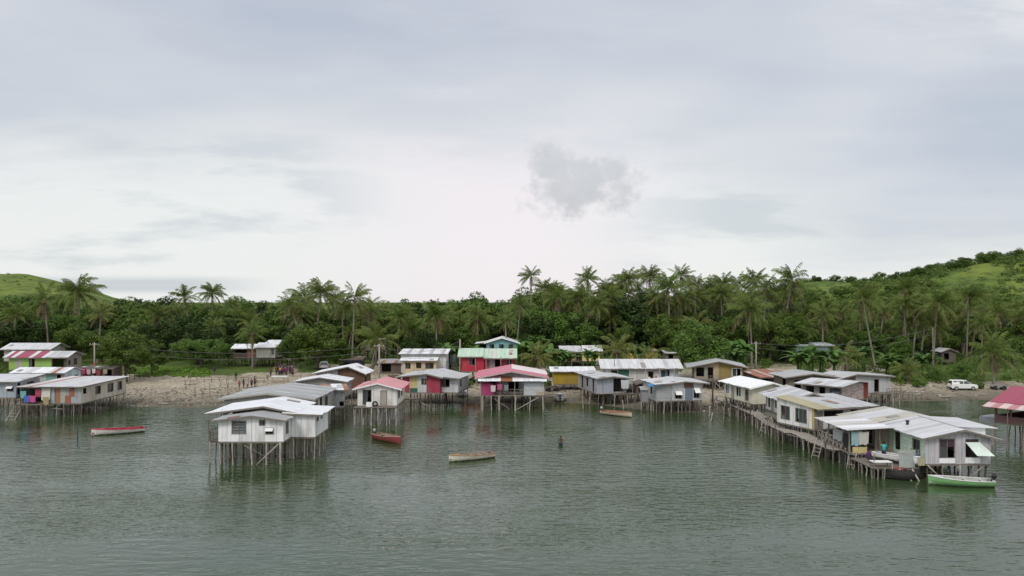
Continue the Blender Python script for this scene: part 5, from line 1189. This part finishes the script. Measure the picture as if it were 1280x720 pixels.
def palm(px, pyc, Y, lean=0.0, sc=1.0, bright=False, label=None, basepx=None, group=PG):
    """crown centre seen at (px,pyc); lean = horizontal offset of the foot in metres"""
    X = (px-640)/F*Y; zc = H0-(pyc-HY)/F*Y
    bx = X-lean if basepx is None else (basepx-640)/F*Y; g = terr(bx, Y)
    if zc-g < 2.0: zc = g+2.0
    r = empty('coconut_palm', (bx, Y, g), 0, label or 'coconut palm in the dense grove behind the village', 'palm tree', group)
    L = Vector((X-bx, 0, zc-g)); yo = rp.uniform(-1, 1); L.y = yo
    t = inst('trunk', rp.choice(TRUNK), r, (0, 0, -.2), L.to_track_quat('Z', 'Y').to_euler(), (1, 1, L.length+.25)); 
    cr = rp.choice(CROWNB if bright else CROWN); rz = rp.uniform(0, 6.28); s = sc*(rp.uniform(1.0, 1.2) if group is None else rp.uniform(.85, 1.25))
    tl = (rp.uniform(-.26, .26), rp.uniform(-.24, .24), rz)
    inst('crown', cr[0], r, L, tl, (s, s, s*rp.uniform(.9, 1.1))); inst('coconuts', cr[1], r, L, tl, (s, s, s))
    return r
named = [
 (97, 366, 186, .5, 1.45, 'tallest palm at far left with a big shaggy crown against the green hill', 100),
 (55, 376, 172, -1.5, 1.15, 'second skyline palm from the left edge with a thin pale trunk', 62),
 (232, 372, 190, -2.2, 1.05, 'slender leaning palm, left one of the pair above the left tree line', 243),
 (266, 367, 198, 0, 1.05, 'right one of the pair of skyline palms above the left tree line', None),
 (291, 382, 205, 0, .75, 'small distant palm just right of the skyline pair', None),
 (317, 416, 160, .3, .78, 'palm with hanging fronds in front of the white box house on thin stilts', 316),
 (472, 424, 158, .2, 1.15, 'big drooping front palm above the slim pole at the centre left', 463),
 (443, 373, 175, 1.5, 1.05, 'windswept palm at the right end of the centre left palm group', 440),
 (366, 382, 172, -2.5, 1.1, 'strongly leaning palm at the left of the centre left palm group', 384),
 (545, 396, 168, 0, 1.1, 'palm with yellowing lower fronds above the cream house', 545),
 (664, 345, 205, 0, .85, 'highest thin palm at the left end of the centre grove skyline', 664),
 (735, 349, 200, 0, 1.05, 'palm with thin bare trunk standing clear on the centre skyline', 737),
 (786, 350, 200, 0, 1.15, 'tall full palm on the centre skyline with hanging brown fronds', None),
 (813, 347, 205, 0, 1.1, 'palm just right of the tallest centre palms', None),
 (851, 345, 205, 0, 1.1, 'pointed skyline palm above the big leafy tree', None),
 (886, 362, 190, .4, 1.2, 'palm with wide crown and leaning trunk right of the leafy tree', 878),
 (939, 388, 165, 0, 1.25, 'large palm hanging over the pole behind the cream house', 940),
 (990, 350, 180, 3.4, 1.15, 'tall curved palm leaning right with windblown crown', 972),
 (986, 362, 182, 2.0, 1.0, 'shorter twin beside the tall curved palm', 974),
 (1081, 375, 165, -2.5, 1.1, 'palm with brown tufted crown leaning above the right cluster of roofs', 1094),
 (1130, 362, 185, 0, 1.0, 'upper palm of the stacked pair right of the brown tufted palm', 1128),
 (1133, 381, 170, 0, 1.0, 'lower palm of the stacked pair with a straight pale trunk', 1133),
 (1168, 380, 168, 0, 1.15, 'palm with straight trunk behind the tall plain pole', 1166),
 (1208, 372, 175, 0, 1.1, 'skyline palm against the green right hill', None),
 (1240, 443, 142, 0, 1.3, 'large low palm with arching fronds just right of the white car', 1242),
 (1060, 448, 150, 0, 1.15, 'low yellow-green palm behind the right cluster of roofs', 1060),
 (1135, 470, 143, 0, .8, 'small low palm at the right beach edge left of the white car', 1135)]
for px, pyc, Y, ln, sc, lab, bpx in named: palm(px, pyc, Y, ln, sc, px in (1060,), lab, bpx, None)
palm(672, 446, 145, -.6, 1.0, True, 'low bright leaning palm left of the pale yellow house', 680, None)
palm(771, 437, 150, 0, 1.1, True, 'golden green bushy palm behind the long white house', None, None)
palm(812, 445, 152, 0, .8, True, 'small yellowish palm half hiding the far yellow house', None, None)
mid = [(15, 388), (32, 392), (78, 385), (125, 388), (150, 398), (178, 402), (200, 392), (212, 405), (270, 400), (300, 396), (345, 388), (380, 370), (400, 364), (420, 371), (428, 380), (480, 390), (462, 385), (500, 395), (575, 388), (520, 402), (560, 402), (600, 405), (640, 392), (650, 380), (660, 384), (680, 358), (692, 362), (702, 368), (710, 384), (722, 370), (757, 355), (768, 362), (776, 352), (800, 362), (835, 358), (845, 378), (865, 355), (872, 352), (903, 352), (912, 365), (922, 355), (945, 349), (955, 357), (962, 366), (1010, 390), (1030, 392), (1105, 385), (1150, 370), (1158, 390), (1182, 382), (1195, 374), (1222, 374), (1252, 390), (1268, 384), (1278, 396), (1225, 398), (1190, 400), (1110, 408), (1040, 410), (985, 398), (930, 372), (898, 378), (820, 375), (795, 375), (745, 378), (690, 380)]
for i, (px, py) in enumerate(mid): palm(px, py+3, rp.uniform(178, 215), rp.uniform(-1.8, 1.8), rp.uniform(.9, 1.2))
for i in range(34):
    px = rp.uniform(640, 1290); py = interp([(640, 366), (960, 360), (1010, 385), (1290, 388)], px)+rp.uniform(0, 16); palm(px, py, rp.uniform(180, 222), rp.uniform(-2, 2), rp.uniform(.85, 1.15))
for i in range(46):
    px = rp.uniform(-40, 1320); py = rp.uniform(392, 418); palm(px, py, rp.uniform(165, 205), rp.uniform(-1.5, 1.5), rp.uniform(.85, 1.1), rp.random() < .06)

def rnd_dir(r):
    while 1:
        v = Vector((r.uniform(-1, 1), r.uniform(-1, 1), r.uniform(-1, 1)))
        if .05 < v.length < 1: return v.normalized()
def clump(mb, c, R, n, r, ls, mi=0, flat=.7):
    for i in range(n):
        d = rnd_dir(r); p = Vector(c)+Vector((d.x*R, d.y*R, d.z*R*flat))*r.uniform(.55, 1.05)**.6; nn = (d+rnd_dir(r)*.8+Vector((0, 0, .5))).normalized()
        a = nn.orthogonal().normalized(); b = nn.cross(a); th = r.uniform(0, 6.28); u = (a*cos(th)+b*sin(th))*ls*r.uniform(.7, 1.3); w = (b*cos(th)-a*sin(th))*ls*.5*r.uniform(.7, 1.2)
        k = len(mb.v); mb.v += [tuple(p-u), tuple(p+w), tuple(p+u), tuple(p-w)]; mb.face((k, k+1, k+2, k+3), mi)
def tree_meshes(seed, mat, wide=1.0, n=34, ls=.26, per=150, umbrella=False):
    """unit tree: about 10 m tall, crown radius about 4.5 m"""
    r = random.Random(seed); cr = MB(); tk = MB(); ends = []
    for k in range(n):
        d = rnd_dir(r); 
        if umbrella: c = Vector((d.x*5.2*wide, d.y*4.5*wide, 6.4+d.z*1.4+r.uniform(-.6, .6))); R = r.uniform(.9, 1.7)
        else:
            q = r.uniform(.45, 1.0); zz = d.z*3.9*q; c = Vector((d.x*3.9*q*wide, d.y*3.9*q*wide, 5.8+zz)); R = r.uniform(.9, 1.75)
        c += Vector((noise.noise(c*.3+Vector((seed, 0, 0)))*1.6, 0, noise.noise(c*.4+Vector((0, seed, 0)))*1.4)); clump(cr, c, R, int(per*R/1.3), r, ls); ends.append(c)
    tk.tube([(0, 0, -.3), (.1, .05, 1.5), (0, .1, 3.2), (.1, 0, 5.5)], [.32, .25, .2, .08], 8)
    for k in range(9):
        e = ends[k*3 % len(ends)]; s0 = Vector((0, .05, 2.0+.3*k)); mdp = s0.lerp(e, .5)+Vector((0, 0, .5)); tk.tube([s0, mdp, e], [.14, .09, .03], 5)
    return cr.mesh('tree_crown', mat), tk.mesh('tree_trunk', M['bark'])
TA = [tree_meshes(400+i, M['leaf_a']) for i in range(3)]; TB = [tree_meshes(410+i, M['leaf_b'], 1.05) for i in range(2)]; TC = [tree_meshes(420+i, M['leaf_c'], 1.0, 38, .24, 170) for i in range(2)]
TU = [tree_meshes(430+i, M['leaf_c'], 1.0, 30, .24, 190, True) for i in range(2)]; TBU = [tree_meshes(440, M['leaf_a'], 1.25, 44, .24, 160)]
def tree(px, pytop, Y, kind, sx=1.0, label=None, group='leafy trees of the wood behind the village', cat='tree', minh=3.0, gz=None):
    X = (px-640)/F*Y; g = terr(X, Y) if gz is None else gz; zt = H0-(pytop-HY)/F*Y; h_ = max(minh, zt-g); s = h_/10.0
    r = empty('broadleaf_tree', (X, Y, g), rp.uniform(0, 6.28), label or 'leafy tree in the dark wood behind the village', cat, group)
    w = s*sx; c, t = rp.choice(kind); inst('trunk', t, r, (0, 0, 0), (0, 0, 0), (w, w, s)); inst('crown', c, r, (0, 0, 0), (0, 0, 0), (w, w, s)); return r
tree(872, 397, 143, TC, 1.15, 'big bright green leafy tree overhanging the ochre house', None)
tree(252, 418, 160, TU, 1.25, 'spreading flat-topped tree on the left grass with its trunk showing', None)
tree(285, 425, 166, TU, 1.1, 'spreading tree partly hiding the left side of the white box house', None)
tree(158, 412, 142, TBU, 1.0, 'large rounded dark tree right of the left utility pole', None)
tree(190, 425, 150, TBU, .9, 'lower dark bushy tree between the pole and the left grass', None)
tree(398, 402, 158, TBU, 1.3, 'wide pale-branched bushy tree behind the gathering', None)
tree(365, 420, 162, TBU, 1.1, 'dense bush to the left of the wide pale-branched tree', None)
tree(425, 428, 160, TC, 1.0, 'dense low tree over the navy shelter', None)
tree(800, 362, 188, TB, 1.3, 'towering dark ivy-like tree in the middle of the centre grove', None)
tree(150, 378, 195, TA, 1.2, 'broad dark tree on the skyline right of the tallest left palm', None)
tree(520, 425, 170, TC, 1.3, 'dense green tree directly above the roofs of the cream house', None)
tree(600, 374, 200, TC, 1.2, 'rounded green tree top on the skyline above the red house', None)
tree(575, 378, 205, TA, 1.2, 'leafy skyline tree left of the rounded one above the red house', None)
tree(1200, 452, 142, TC, 1.1, 'low leafy tree shading the white car', None)
tree(1170, 458, 143, TC, .9, 'bushy young tree left of the white car with thin trunks', None)
tree(1110, 440, 155, TC, 1.2, 'bright bushy tree between the roofs and the right beach', None)
tree(985, 420, 174, TC, 1.2, 'bright low tree above the banana clump and the blue hut', None)
# skyline-filling wood, three ranks deep
TOP = [(-200, 364), (0, 364), (60, 366), (110, 374), (200, 370), (330, 370), (420, 371), (500, 374), (545, 372), (600, 369), (640, 368), (680, 362), (760, 364), (980, 366), (1005, 378), (1060, 388), (1150, 388), (1210, 386), (1280, 384), (1500, 380)]
for row, (Y0, n, dz) in enumerate(((226, 44, 0), (205, 44, 7), (187, 42, 19), (173, 34, 32))):
    for i in range(n):
        px = -60+(1400*(i+rp.uniform(.1, .9))/n); top = interp(TOP, px)+dz+rp.uniform(-3, 8)
        if row == 3 and (300 < px < 350 or 585 < px < 665 or 695 < px < 760): continue
        if row >= 2 and 1000 < px < 1130 and rp.random() < .3: top += 8
        k = rp.random(); tree(px, top, Y0+rp.uniform(-7, 7), TA if k < .45 else (TB if k < .8 else TC), rp.uniform(.9, 1.35), minh=4.5)
# trees on the ridges and slopes
def ridgetree(px, Y, h_, kind, lab, grp):
    X = (px-640)/F*Y; g = terr(X, Y); r = empty('broadleaf_tree', (X, Y, g-.28*h_), rp.uniform(0, 6.28), lab, 'tree', grp); s = h_/10; c, t = rp.choice(kind)
    inst('trunk', t, r, (0, 0, 0), (0, 0, 0), (s, s, s)); inst('crown', c, r, (0, 0, 0), (0, 0, 0), (s*1.35, s*1.35, s))
for i in range(60):
    px = 1000+285*rp.random(); u = (px-640)/F; D = 620-260*sstep(.1, .5, u); ridgetree(px, D*rp.uniform(.96, 1.04), rp.uniform(2.5, 6.0)*(1.25 if px > 1200 else 1), rp.choice([TA, TA, TB]), 'dark tree on the crest of the right hand hill', 'trees along the right hill crest')
for i in range(48):
    px = rp.uniform(960, 1170 if i > 20 else 1280); Y = rp.uniform(245, 345); ridgetree(px, Y, rp.uniform(4, 7), rp.choice([TA, TC, TC]), 'leafy tree on the lower slope of the right hand hill', 'trees on the lower slope of the right hill')
ridgetree(173, 600, 6, TB, 'lone small tree at the foot of the left green hill', None)
for px in (540, 552, 630, 646): ridgetree(px, 600, 6, TB, 'small distant tree on the low green rise at the centre', 'distant trees at the centre rise')

def banana_mesh(seed):
    r = random.Random(seed); mb = MB()
    for k in range(5):
        bx, by = r.uniform(-1.3, 1.3), r.uniform(-1, 1); hh = r.uniform(1.6, 2.8)
        for i in range(8):
            az = i*2.4+r.uniform(-.3, .3); e = radians(r.uniform(45, 80)); L = r.uniform(1.8, 2.6); n = 7; p = Vector((bx, by, hh)); pts = []
            for j in range(n+1):
                pts.append((p.copy(), .33*sin(pi*min(1, .12+.88*j/n))**.7)); p += Vector((cos(az)*cos(e), sin(az)*cos(e), sin(e)))*L/n; e -= .26
            sd = Vector((-sin(az), cos(az), 0)); k0 = len(mb.v)
            for q, w in pts: mb.v += [tuple(q-sd*w-Vector((0, 0, .1*w))), tuple(q), tuple(q+sd*w-Vector((0, 0, .1*w)))]
            for j in range(n): a = k0+j*3; mb.face((a, a+1, a+4, a+3)); mb.face((a+1, a+2, a+5, a+4))
    tk = MB()
    r = random.Random(seed)
    for k in range(5):
        bx, by = r.uniform(-1.3, 1.3), r.uniform(-1, 1); hh = r.uniform(1.6, 2.8); tk.tube([(bx, by, -.1), (bx, by, hh+.2)], [.16, .08], 7)
        for i in range(8): r.uniform(0, 1); r.uniform(0, 1); r.uniform(0, 1)
    return mb.mesh('banana_leaves', M['banana']), tk.mesh('banana_stems', M['banana'])
BA = [banana_mesh(500+i) for i in range(3)]
def banana(px, py, Y, s, label):
    X = (px-640)/F*Y; g = terr(X, Y); r = empty('banana_plant', (X, Y, g), rp.uniform(0, 6), label, 'banana plant'); c, t = rp.choice(BA); inst('stem', t, r, sc=s); inst('leaves', c, r, sc=s)
for px, Y, s, lab in ((1010, 142, 1.9, 'large glossy banana clump in front of the blue hut'), (1030, 146, 1.7, 'banana clump right of the large one at the blue hut'), (690, 150, 1.6, 'tall banana clump left of the pale yellow house porch'), (704, 153, 1.4, 'banana clump right against the yellow house porch'), (655, 163, 1.5, 'light green banana clump right of the teal house'), (665, 168, 1.7, 'taller banana clump behind the low bright palm'), (545, 158, 1.2, 'young banana clump over the cream house roof'), (556, 162, 1.4, 'banana clump behind the small grey tank'), (593, 160, 1.3, 'banana clump left of the teal house'), (795, 160, 1.4, 'banana clump between the golden palm and the far yellow house'), (918, 152, 1.5, 'banana clump right of the big leafy tree'), (930, 157, 1.6, 'banana clump left of the pole behind the cream house'), (1120, 147, 1.4, 'bright banana clump near the right beach'), (1150, 150, 1.4, 'banana clump left of the tall plain pole'), (1070, 158, 1.5, 'banana clump behind the low yellow-green palm'), (742, 158, 1.2, 'small banana clump under the pale yellow house')):
    banana(px, 0, Y, s, lab)
# bushes beside houses
def bush(px, py, R, label, mat='leaf_c'):
    g = ground(px, py); r = random.Random(int(px)); mb = MB()
    for k in range(9): clump(mb, (r.uniform(-R, R)*.7, r.uniform(-R, R)*.5, R*r.uniform(.3, .9)), R*.5, 90, r, .16)
    o = mb.build('bush', M[mat]); o.location = g; tag(o, label, 'bush')
bush(583, 485, 1.1, 'round bright bush beside the beached white skiff'); bush(594, 478, 1.0, 'upright bush behind the corner of the pink-roofed veranda house', 'banana')
bush(684, 483, .9, 'dark bush between the veranda house and the mustard shed', 'leaf_a'); bush(551, 462, 1.2, 'small bush growing in front of the cream house', 'banana')
bush(1150, 484, 1.1, 'bush at the edge of the right beach', 'leaf_c'); bush(1222, 486, 1.0, 'dark bush under the arching palm right of the car', 'leaf_a')

# undergrowth as one mass; beach grass; debris
def mass(name, label, fn, n, mat, lsz, per, flat=.6):
    mb = MB(); r = random.Random(len(name))
    for i in range(n):
        q = fn(r)
        if q is None: continue
        X, Y, R = q; g = terr(X, Y); clump(mb, (X, Y, g+R*.35), R, per, r, lsz, 0, flat)
    o = mb.build(name, M[mat]); tag(o, label, 'undergrowth', kind='stuff')
def uf(r):
    Y = r.uniform(166, 212); px = r.uniform(-40, 1320)
    if 300 < px < 352 and Y < 172: return None
    return ((px-640)/F*Y, Y, r.uniform(.9, 2.4))
mass('undergrowth', 'tangled dark green undergrowth at the foot of the wood', uf, 620, 'leaf_a', .24, 90)
def uf2(r):
    px = r.choice([r.uniform(560, 960), r.uniform(1000, 1290), r.uniform(-40, 150)]); Y = r.uniform(151, 167)
    if 590 < px < 655 or 700 < px < 755: return None
    Y = r.uniform(140, 165) if px > 1110 else Y; return ((px-640)/F*Y, Y, r.uniform(.6, 1.6))
mass('village_shrubs', 'leafy shrubs growing between the back houses and the wood', uf2, 260, 'scrub', .2, 90)
def vf(r):
    px = r.uniform(168, 262); Y = interp(SH, (px-640)/F*145)+r.uniform(29, 42); return ((px-640)/F*Y, Y, r.uniform(.3, .6))
mass('ground_vine', 'bright creeping vine spreading over the top of the left beach', vf, 160, 'glass_leaf', .16, 70, .45)
def hf(r):
    px = r.uniform(930, 1330); u = (px-640)/F; D = 620-260*sstep(.1, .5, u); Y = r.uniform(240, D*.97)
    X = u*Y
    if noise.noise(Vector((X*.03, Y*.03, 2)))+r.uniform(-.25, .25)+(.35 if Y < 285 or px < 1130 else .08) < .1: return None
    return (X, Y, r.uniform(.7, 2.1))
mass('hill_scrub', 'patchy green scrub covering the right hand hill', hf, 2300, 'scrub', .42, 50, .75)
def cf(r):
    px = r.uniform(995, 1330); u = (px-640)/F; D = 620-260*sstep(.1, .5, u); Y = D*r.uniform(.95, 1.04); return (u*Y, Y, r.uniform(1.2, 2.8))
mass('crest_scrub', 'dark scrub lining the crest of the right hand hill', cf, 110, 'leaf_a', .42, 60, .8)
def sf(r):
    px = r.uniform(950, 1180); u = (px-640)/F; Y = r.uniform(243, 350); return (u*Y, Y, r.uniform(1.2, 3.2))
mass('slope_woodland', 'dense low woodland at the base of the right hand hill', sf, 170, 'leaf_c', .36, 110, .9)
def hl(r):
    px = r.uniform(-20, 170); u = (px-640)/F; Y = r.uniform(300, 590); X = u*Y
    if noise.noise(Vector((X*.03, Y*.03, 4)))+r.uniform(-.2, .2) < .28: return None
    return (X, Y, r.uniform(.4, 1.2))
mass('left_hill_scrub', 'sparse low scrub dotted on the left green hill', hl, 300, 'scrub', .4, 30, .6)
mb = MB(); r = random.Random(9)
for i in range(1900):
    px = r.uniform(150, 460) if i < 2000 else r.uniform(460, 1230); Y = r.uniform(118, 136) if i < 2000 else r.uniform(120, 134); X = (px-640)/F*Y
    g = terr(X, Y)
    if g < -.05: continue
    s = r.uniform(.04, .15)*(1.4 if r.random() < .1 else 1); mb.ball((X, Y, g+s*.2), (s*r.uniform(.8, 1.7), s, s*.6), 0 if r.random() < .6 else 1, 5, 3)
tag(mb.build('beach_stones', [plain('pale_stone', (.36, .33, .28), .9, .3, .6), plain('dark_stone', (.13, .115, .095), .9, .3, .6)]), 'stones and rubbish scattered over the mudflat and beach', 'stones', kind='stuff')
mb = MB(); r = random.Random(31)
for i in range(420):
    px = r.choice([r.uniform(150, 460), r.uniform(150, 460), r.uniform(560, 900), r.uniform(1110, 1230)]); Y = interp(SH, (px-640)/F*125)+r.uniform(0, 17); X = (px-640)/F*Y; g = terr(X, Y)
    a = r.uniform(0, 3.1); L = r.uniform(.2, 1.1)*(1.5 if r.random() < .1 else 1); d = Vector((cos(a), sin(a), r.uniform(-.05, .12)))*L
    if i % 5: mb.tube([Vector((X, Y, g+.05)), Vector((X, Y, g+.06))+d], [r.uniform(.02, .06), .02], 4, r.choice([0, 0, 1]))
    else: mb.hexa([(X, Y, g), (X+.4*L, Y, g), (X+.4*L, Y+.3*L, g+.02), (X, Y+.3*L, g+.02), (X, Y, g+.1), (X+.4*L, Y, g+.14), (X+.4*L, Y+.3*L, g+.12), (X, Y+.3*L, g+.1)], r.choice([2, 2, 3, 4]))
tag(mb.build('beach_litter', [M['wood_dark'], M['wood_grey'], plain('litter_white', (.55, .55, .54), .6, .2), plain('litter_blue', (.08, .16, .28), .6, .2), plain('litter_red', (.28, .06, .05), .6, .2)]), 'sticks, plastic and scraps littered along the tide line', 'litter', kind='stuff')
for i, (px, py, L, a) in enumerate(((240, 481, 2.8, .2), (262, 487, 3.6, -.1), (206, 492, 2.2, .5), (415, 470, 3.0, .1), (752, 499, 2.6, .3), (1185, 497, 3.0, 0), (1150, 494, 2.5, .4), (600, 497, 2.2, -.2))):
    g = ground(px, py); mb = MB(); mb.tube([(-L/2, 0, .1), (0, .15, .16), (L/2, 0, .3)], [.13, .11, .06], 6); mb.tube([(0, .15, .16), (.5, .5, .5)], [.07, .03], 5)
    o = mb.build('driftwood', M['wood_pale']); o.location = g; o.rotation_euler = (0, 0, a)
    tag(o, ['bleached log left of the rail fence on the left beach', 'longest log on the stony left flat', 'log nearest the laundry house on the left beach', 'log lying above the pale bent sheet roof', 'log on the mud under the patched hut', 'log on the right beach below the white car', 'branch on the right beach behind the back grey house', 'branch on the mud beside the veranda house'][i], 'driftwood')
# fallen curved dead trunk by the brown house
g = ground(452, 474); mb = MB(); mb.tube([(0, 0, 0), (1.0, 0, .6), (2.0, 0, 1.8), (2.6, 0, 3.4), (2.7, 0, 5.2)], [.28, .26, .22, .18, .12], 8); mb.tube([(2.0, 0, 1.8), (1.3, 0, 2.6)], [.1, .04], 5)
o = mb.build('dead_tree', M['bark']); o.location = (g.x, g.y, g.z); tag(o, 'curved dark bare tree trunk rising beside the brown weatherboard house', 'tree')

# ------------------------------------------------------------------ sky
W = bpy.data.worlds.new('World'); S.world = W; W.use_nodes = True; n = N(W.node_tree)
SUN_EL, SUN_AZ = radians(46), radians(-155)      # azimuth measured from +Y towards +X
gd = n('ShaderNodeTexCoord').outputs['Generated']
sky = n('ShaderNodeTexSky', {'sky_type': 'NISHITA', 'sun_disc': False, 'sun_elevation': SUN_EL, 'sun_rotation': SUN_AZ})
b1 = n('ShaderNodeBackground', Strength=.10); n.set(b1, 'Color', sky.outputs[0])
sp = n('ShaderNodeSeparateXYZ', Vector=gd); x, y, z = sp.outputs
yy = n.math('MAXIMUM', n.math('ABSOLUTE', y), .08); u = n.math('DIVIDE', x, yy); el = n.math('DIVIDE', z, yy)
fwd = n.step(y, -.1, .5)
inv = n.math('DIVIDE', 1.0, n.math('MAXIMUM', n.math('ADD', z, .07), .05))
cb = n('ShaderNodeCombineXYZ'); n.set(cb, 0, n.math('MULTIPLY', x, inv)); n.set(cb, 1, n.math('MULTIPLY', y, inv)); cl = cb.outputs[0]
cb2 = n('ShaderNodeCombineXYZ'); n.set(cb2, 0, u); n.set(cb2, 1, n.math('MULTIPLY', el, 4.5)); n.set(cb2, 2, .3); st = cb2.outputs[0]
nb = n.noise(cl, .45, 4.0, .5); ns_ = n.noise(st, 3.0, 6.0, .58); nf = n.noise(cl, 1.6, 5.0, .6); nb2 = n.noise(st, 1.3, 3.0, .5)
# height at which the grey deck gives way to the bright band (falls towards the right)
edge = n.math('ADD', n.math('SUBTRACT', .160, n.math('MULTIPLY', n.step(u, .05, .5), .10)), n.math('MULTIPLY', n.math('SUBTRACT', ns_, .5), .24))
deck = n.step(n.math('SUBTRACT', el, edge), -.03, .10)
greyc = n.mix(n.step(nb, .36, .64), c4((.485, .540, .645)), c4((.66, .69, .75)))
greyc = n.mix(n.math('MULTIPLY', n.math('MULTIPLY', n.step(el, .36, .19), n.step(u, .5, -.1, .25, 1.0)), .75), greyc, c4((.70, .73, .77)))
greyc = n.mix(n.math('MULTIPLY', n.step(nb2, .50, .72), .6), greyc, c4((.80, .81, .83)))
greyc = n.mix(n.math('MULTIPLY', n.step(ns_, .45, .7), .30), greyc, c4((.74, .76, .80)))
tr = n.math('MULTIPLY', n.math('MULTIPLY', n.step(u, .30, .62), n.step(el, .27, .37)), n.step(ns_, .34, .56))
greyc = n.mix(n.math('MULTIPLY', tr, .75), greyc, c4((.86, .87, .88)))
white = n.mix(n.step(n.math('ABSOLUTE', n.math('ADD', u, .02)), .0, .35), c4((.92, .87, .90)), c4((.87, .89, .88)))
white = n.mix(n.math('MULTIPLY', n.math('MULTIPLY', n.step(ns_, .47, .62), n.step(n.math('ABSOLUTE', n.math('ADD', u, .02)), .08, .3)), .8), white, c4((.62, .67, .71)))
# blue-grey band low at the left and grey to the right
lb = n.math('MULTIPLY', n.step(u, -.28, -.42), n.math('MULTIPLY', n.step(el, .005, .015), n.step(el, .034, .022)))
white = n.mix(n.math('MULTIPLY', lb, .7), white, c4((.52, .57, .62)))
rgt = n.math('MULTIPLY', n.step(u, .22, .5), n.step(el, .02, .10)); white = n.mix(n.math('MULTIPLY', rgt, .6), white, c4((.62, .66, .68)))
wbr = n.math('MULTIPLY', n.math('MULTIPLY', n.step(u, -.48, -.62), n.step(el, .22, .19)), n.step(el, .14, .17))
cloud = n.mix(n.math('MULTIPLY', deck, .95), white, greyc)
cloud = n.mix(n.math('MULTIPLY', wbr, .6), cloud, c4((.86, .87, .88)))
# the small low cloud right of the middle
def ell(cu, ce, ru, re):
    a = n.math('DIVIDE', n.math('SUBTRACT', u, cu), ru); b = n.math('DIVIDE', n.math('SUBTRACT', el, ce), re)
    return n.math('SQRT', n.math('ADD', n.math('MULTIPLY', a, a), n.math('MULTIPLY', b, b)))
dv = n.math('DIVIDE', n.math('SUBTRACT', el, .150), .047)
rr_ = n.math('MINIMUM', ell(.089, .140, .062, .032), n.math('MINIMUM', ell(.055, .172, .026, .030), n.math('MINIMUM', ell(.125, .164, .020, .020), ell(.094, .160, .030, .022))))
cb3 = n('ShaderNodeCombineXYZ'); n.set(cb3, 0, u); n.set(cb3, 1, el); n.set(cb3, 2, 2.0); pn = n.noise(cb3.outputs[0], 22.0, 9.0, .64); pn2 = n.noise(cb3.outputs[0], 34.0, 5.0, .6)
sh = n.step(n.math('ADD', rr_, n.math('MULTIPLY', n.math('SUBTRACT', pn, .5), 3.4)), 1.35, .45)
smallc = n.mix(n.math('ADD', n.math('MULTIPLY', pn2, .6), n.math('MULTIPLY', dv, .25)), c4((.50, .52, .545)), c4((.72, .74, .76)))
cloud = n.mix(n.math('MULTIPLY', sh, .75), cloud, smallc)
# sky behind the camera: even bright overcast
cloud = n.mix(fwd, n.mix(n.step(nb, .35, .65), c4((.80, .82, .86)), c4((1.35, 1.33, 1.30))), cloud)
cloud = n.mix(n.step(z, -.02, .0), c4((.25, .28, .28)), cloud)
b2 = n('ShaderNodeBackground', Strength=1.0); n.set(b2, 'Color', cloud)
mx = n('ShaderNodeMixShader', i0=.93); n.set(mx, 1, b1.outputs[0]); n.set(mx, 2, b2.outputs[0]); n.set(n('ShaderNodeOutputWorld'), 0, mx.outputs[0])
ld = bpy.data.lights.new('sun', 'SUN'); ld.energy = 1.5; ld.angle = radians(14); ld.color = (1, .97, .92); lo = bpy.data.objects.new('sun', ld); COL.objects.link(lo)
sd = Vector((sin(SUN_AZ)*cos(SUN_EL), cos(SUN_AZ)*cos(SUN_EL), sin(SUN_EL))); lo.rotation_euler = sd.to_track_quat('Z', 'Y').to_euler()
# ------------------------------------------------------------------ camera
cd = bpy.data.cameras.new('camera'); cd.sensor_width = 36; cd.lens = 36*F/1280; cd.shift_y = 15/1280; cd.clip_end = 12000; cd.clip_start = .5
co = bpy.data.objects.new('camera', cd); COL.objects.link(co); co.location = (0, 0, H0); co.rotation_euler = (pi/2, 0, 0); S.camera = co
S.view_settings.view_transform = 'Standard'; S.view_settings.look = 'None'; S.view_settings.exposure = 0; S.view_settings.gamma = 1
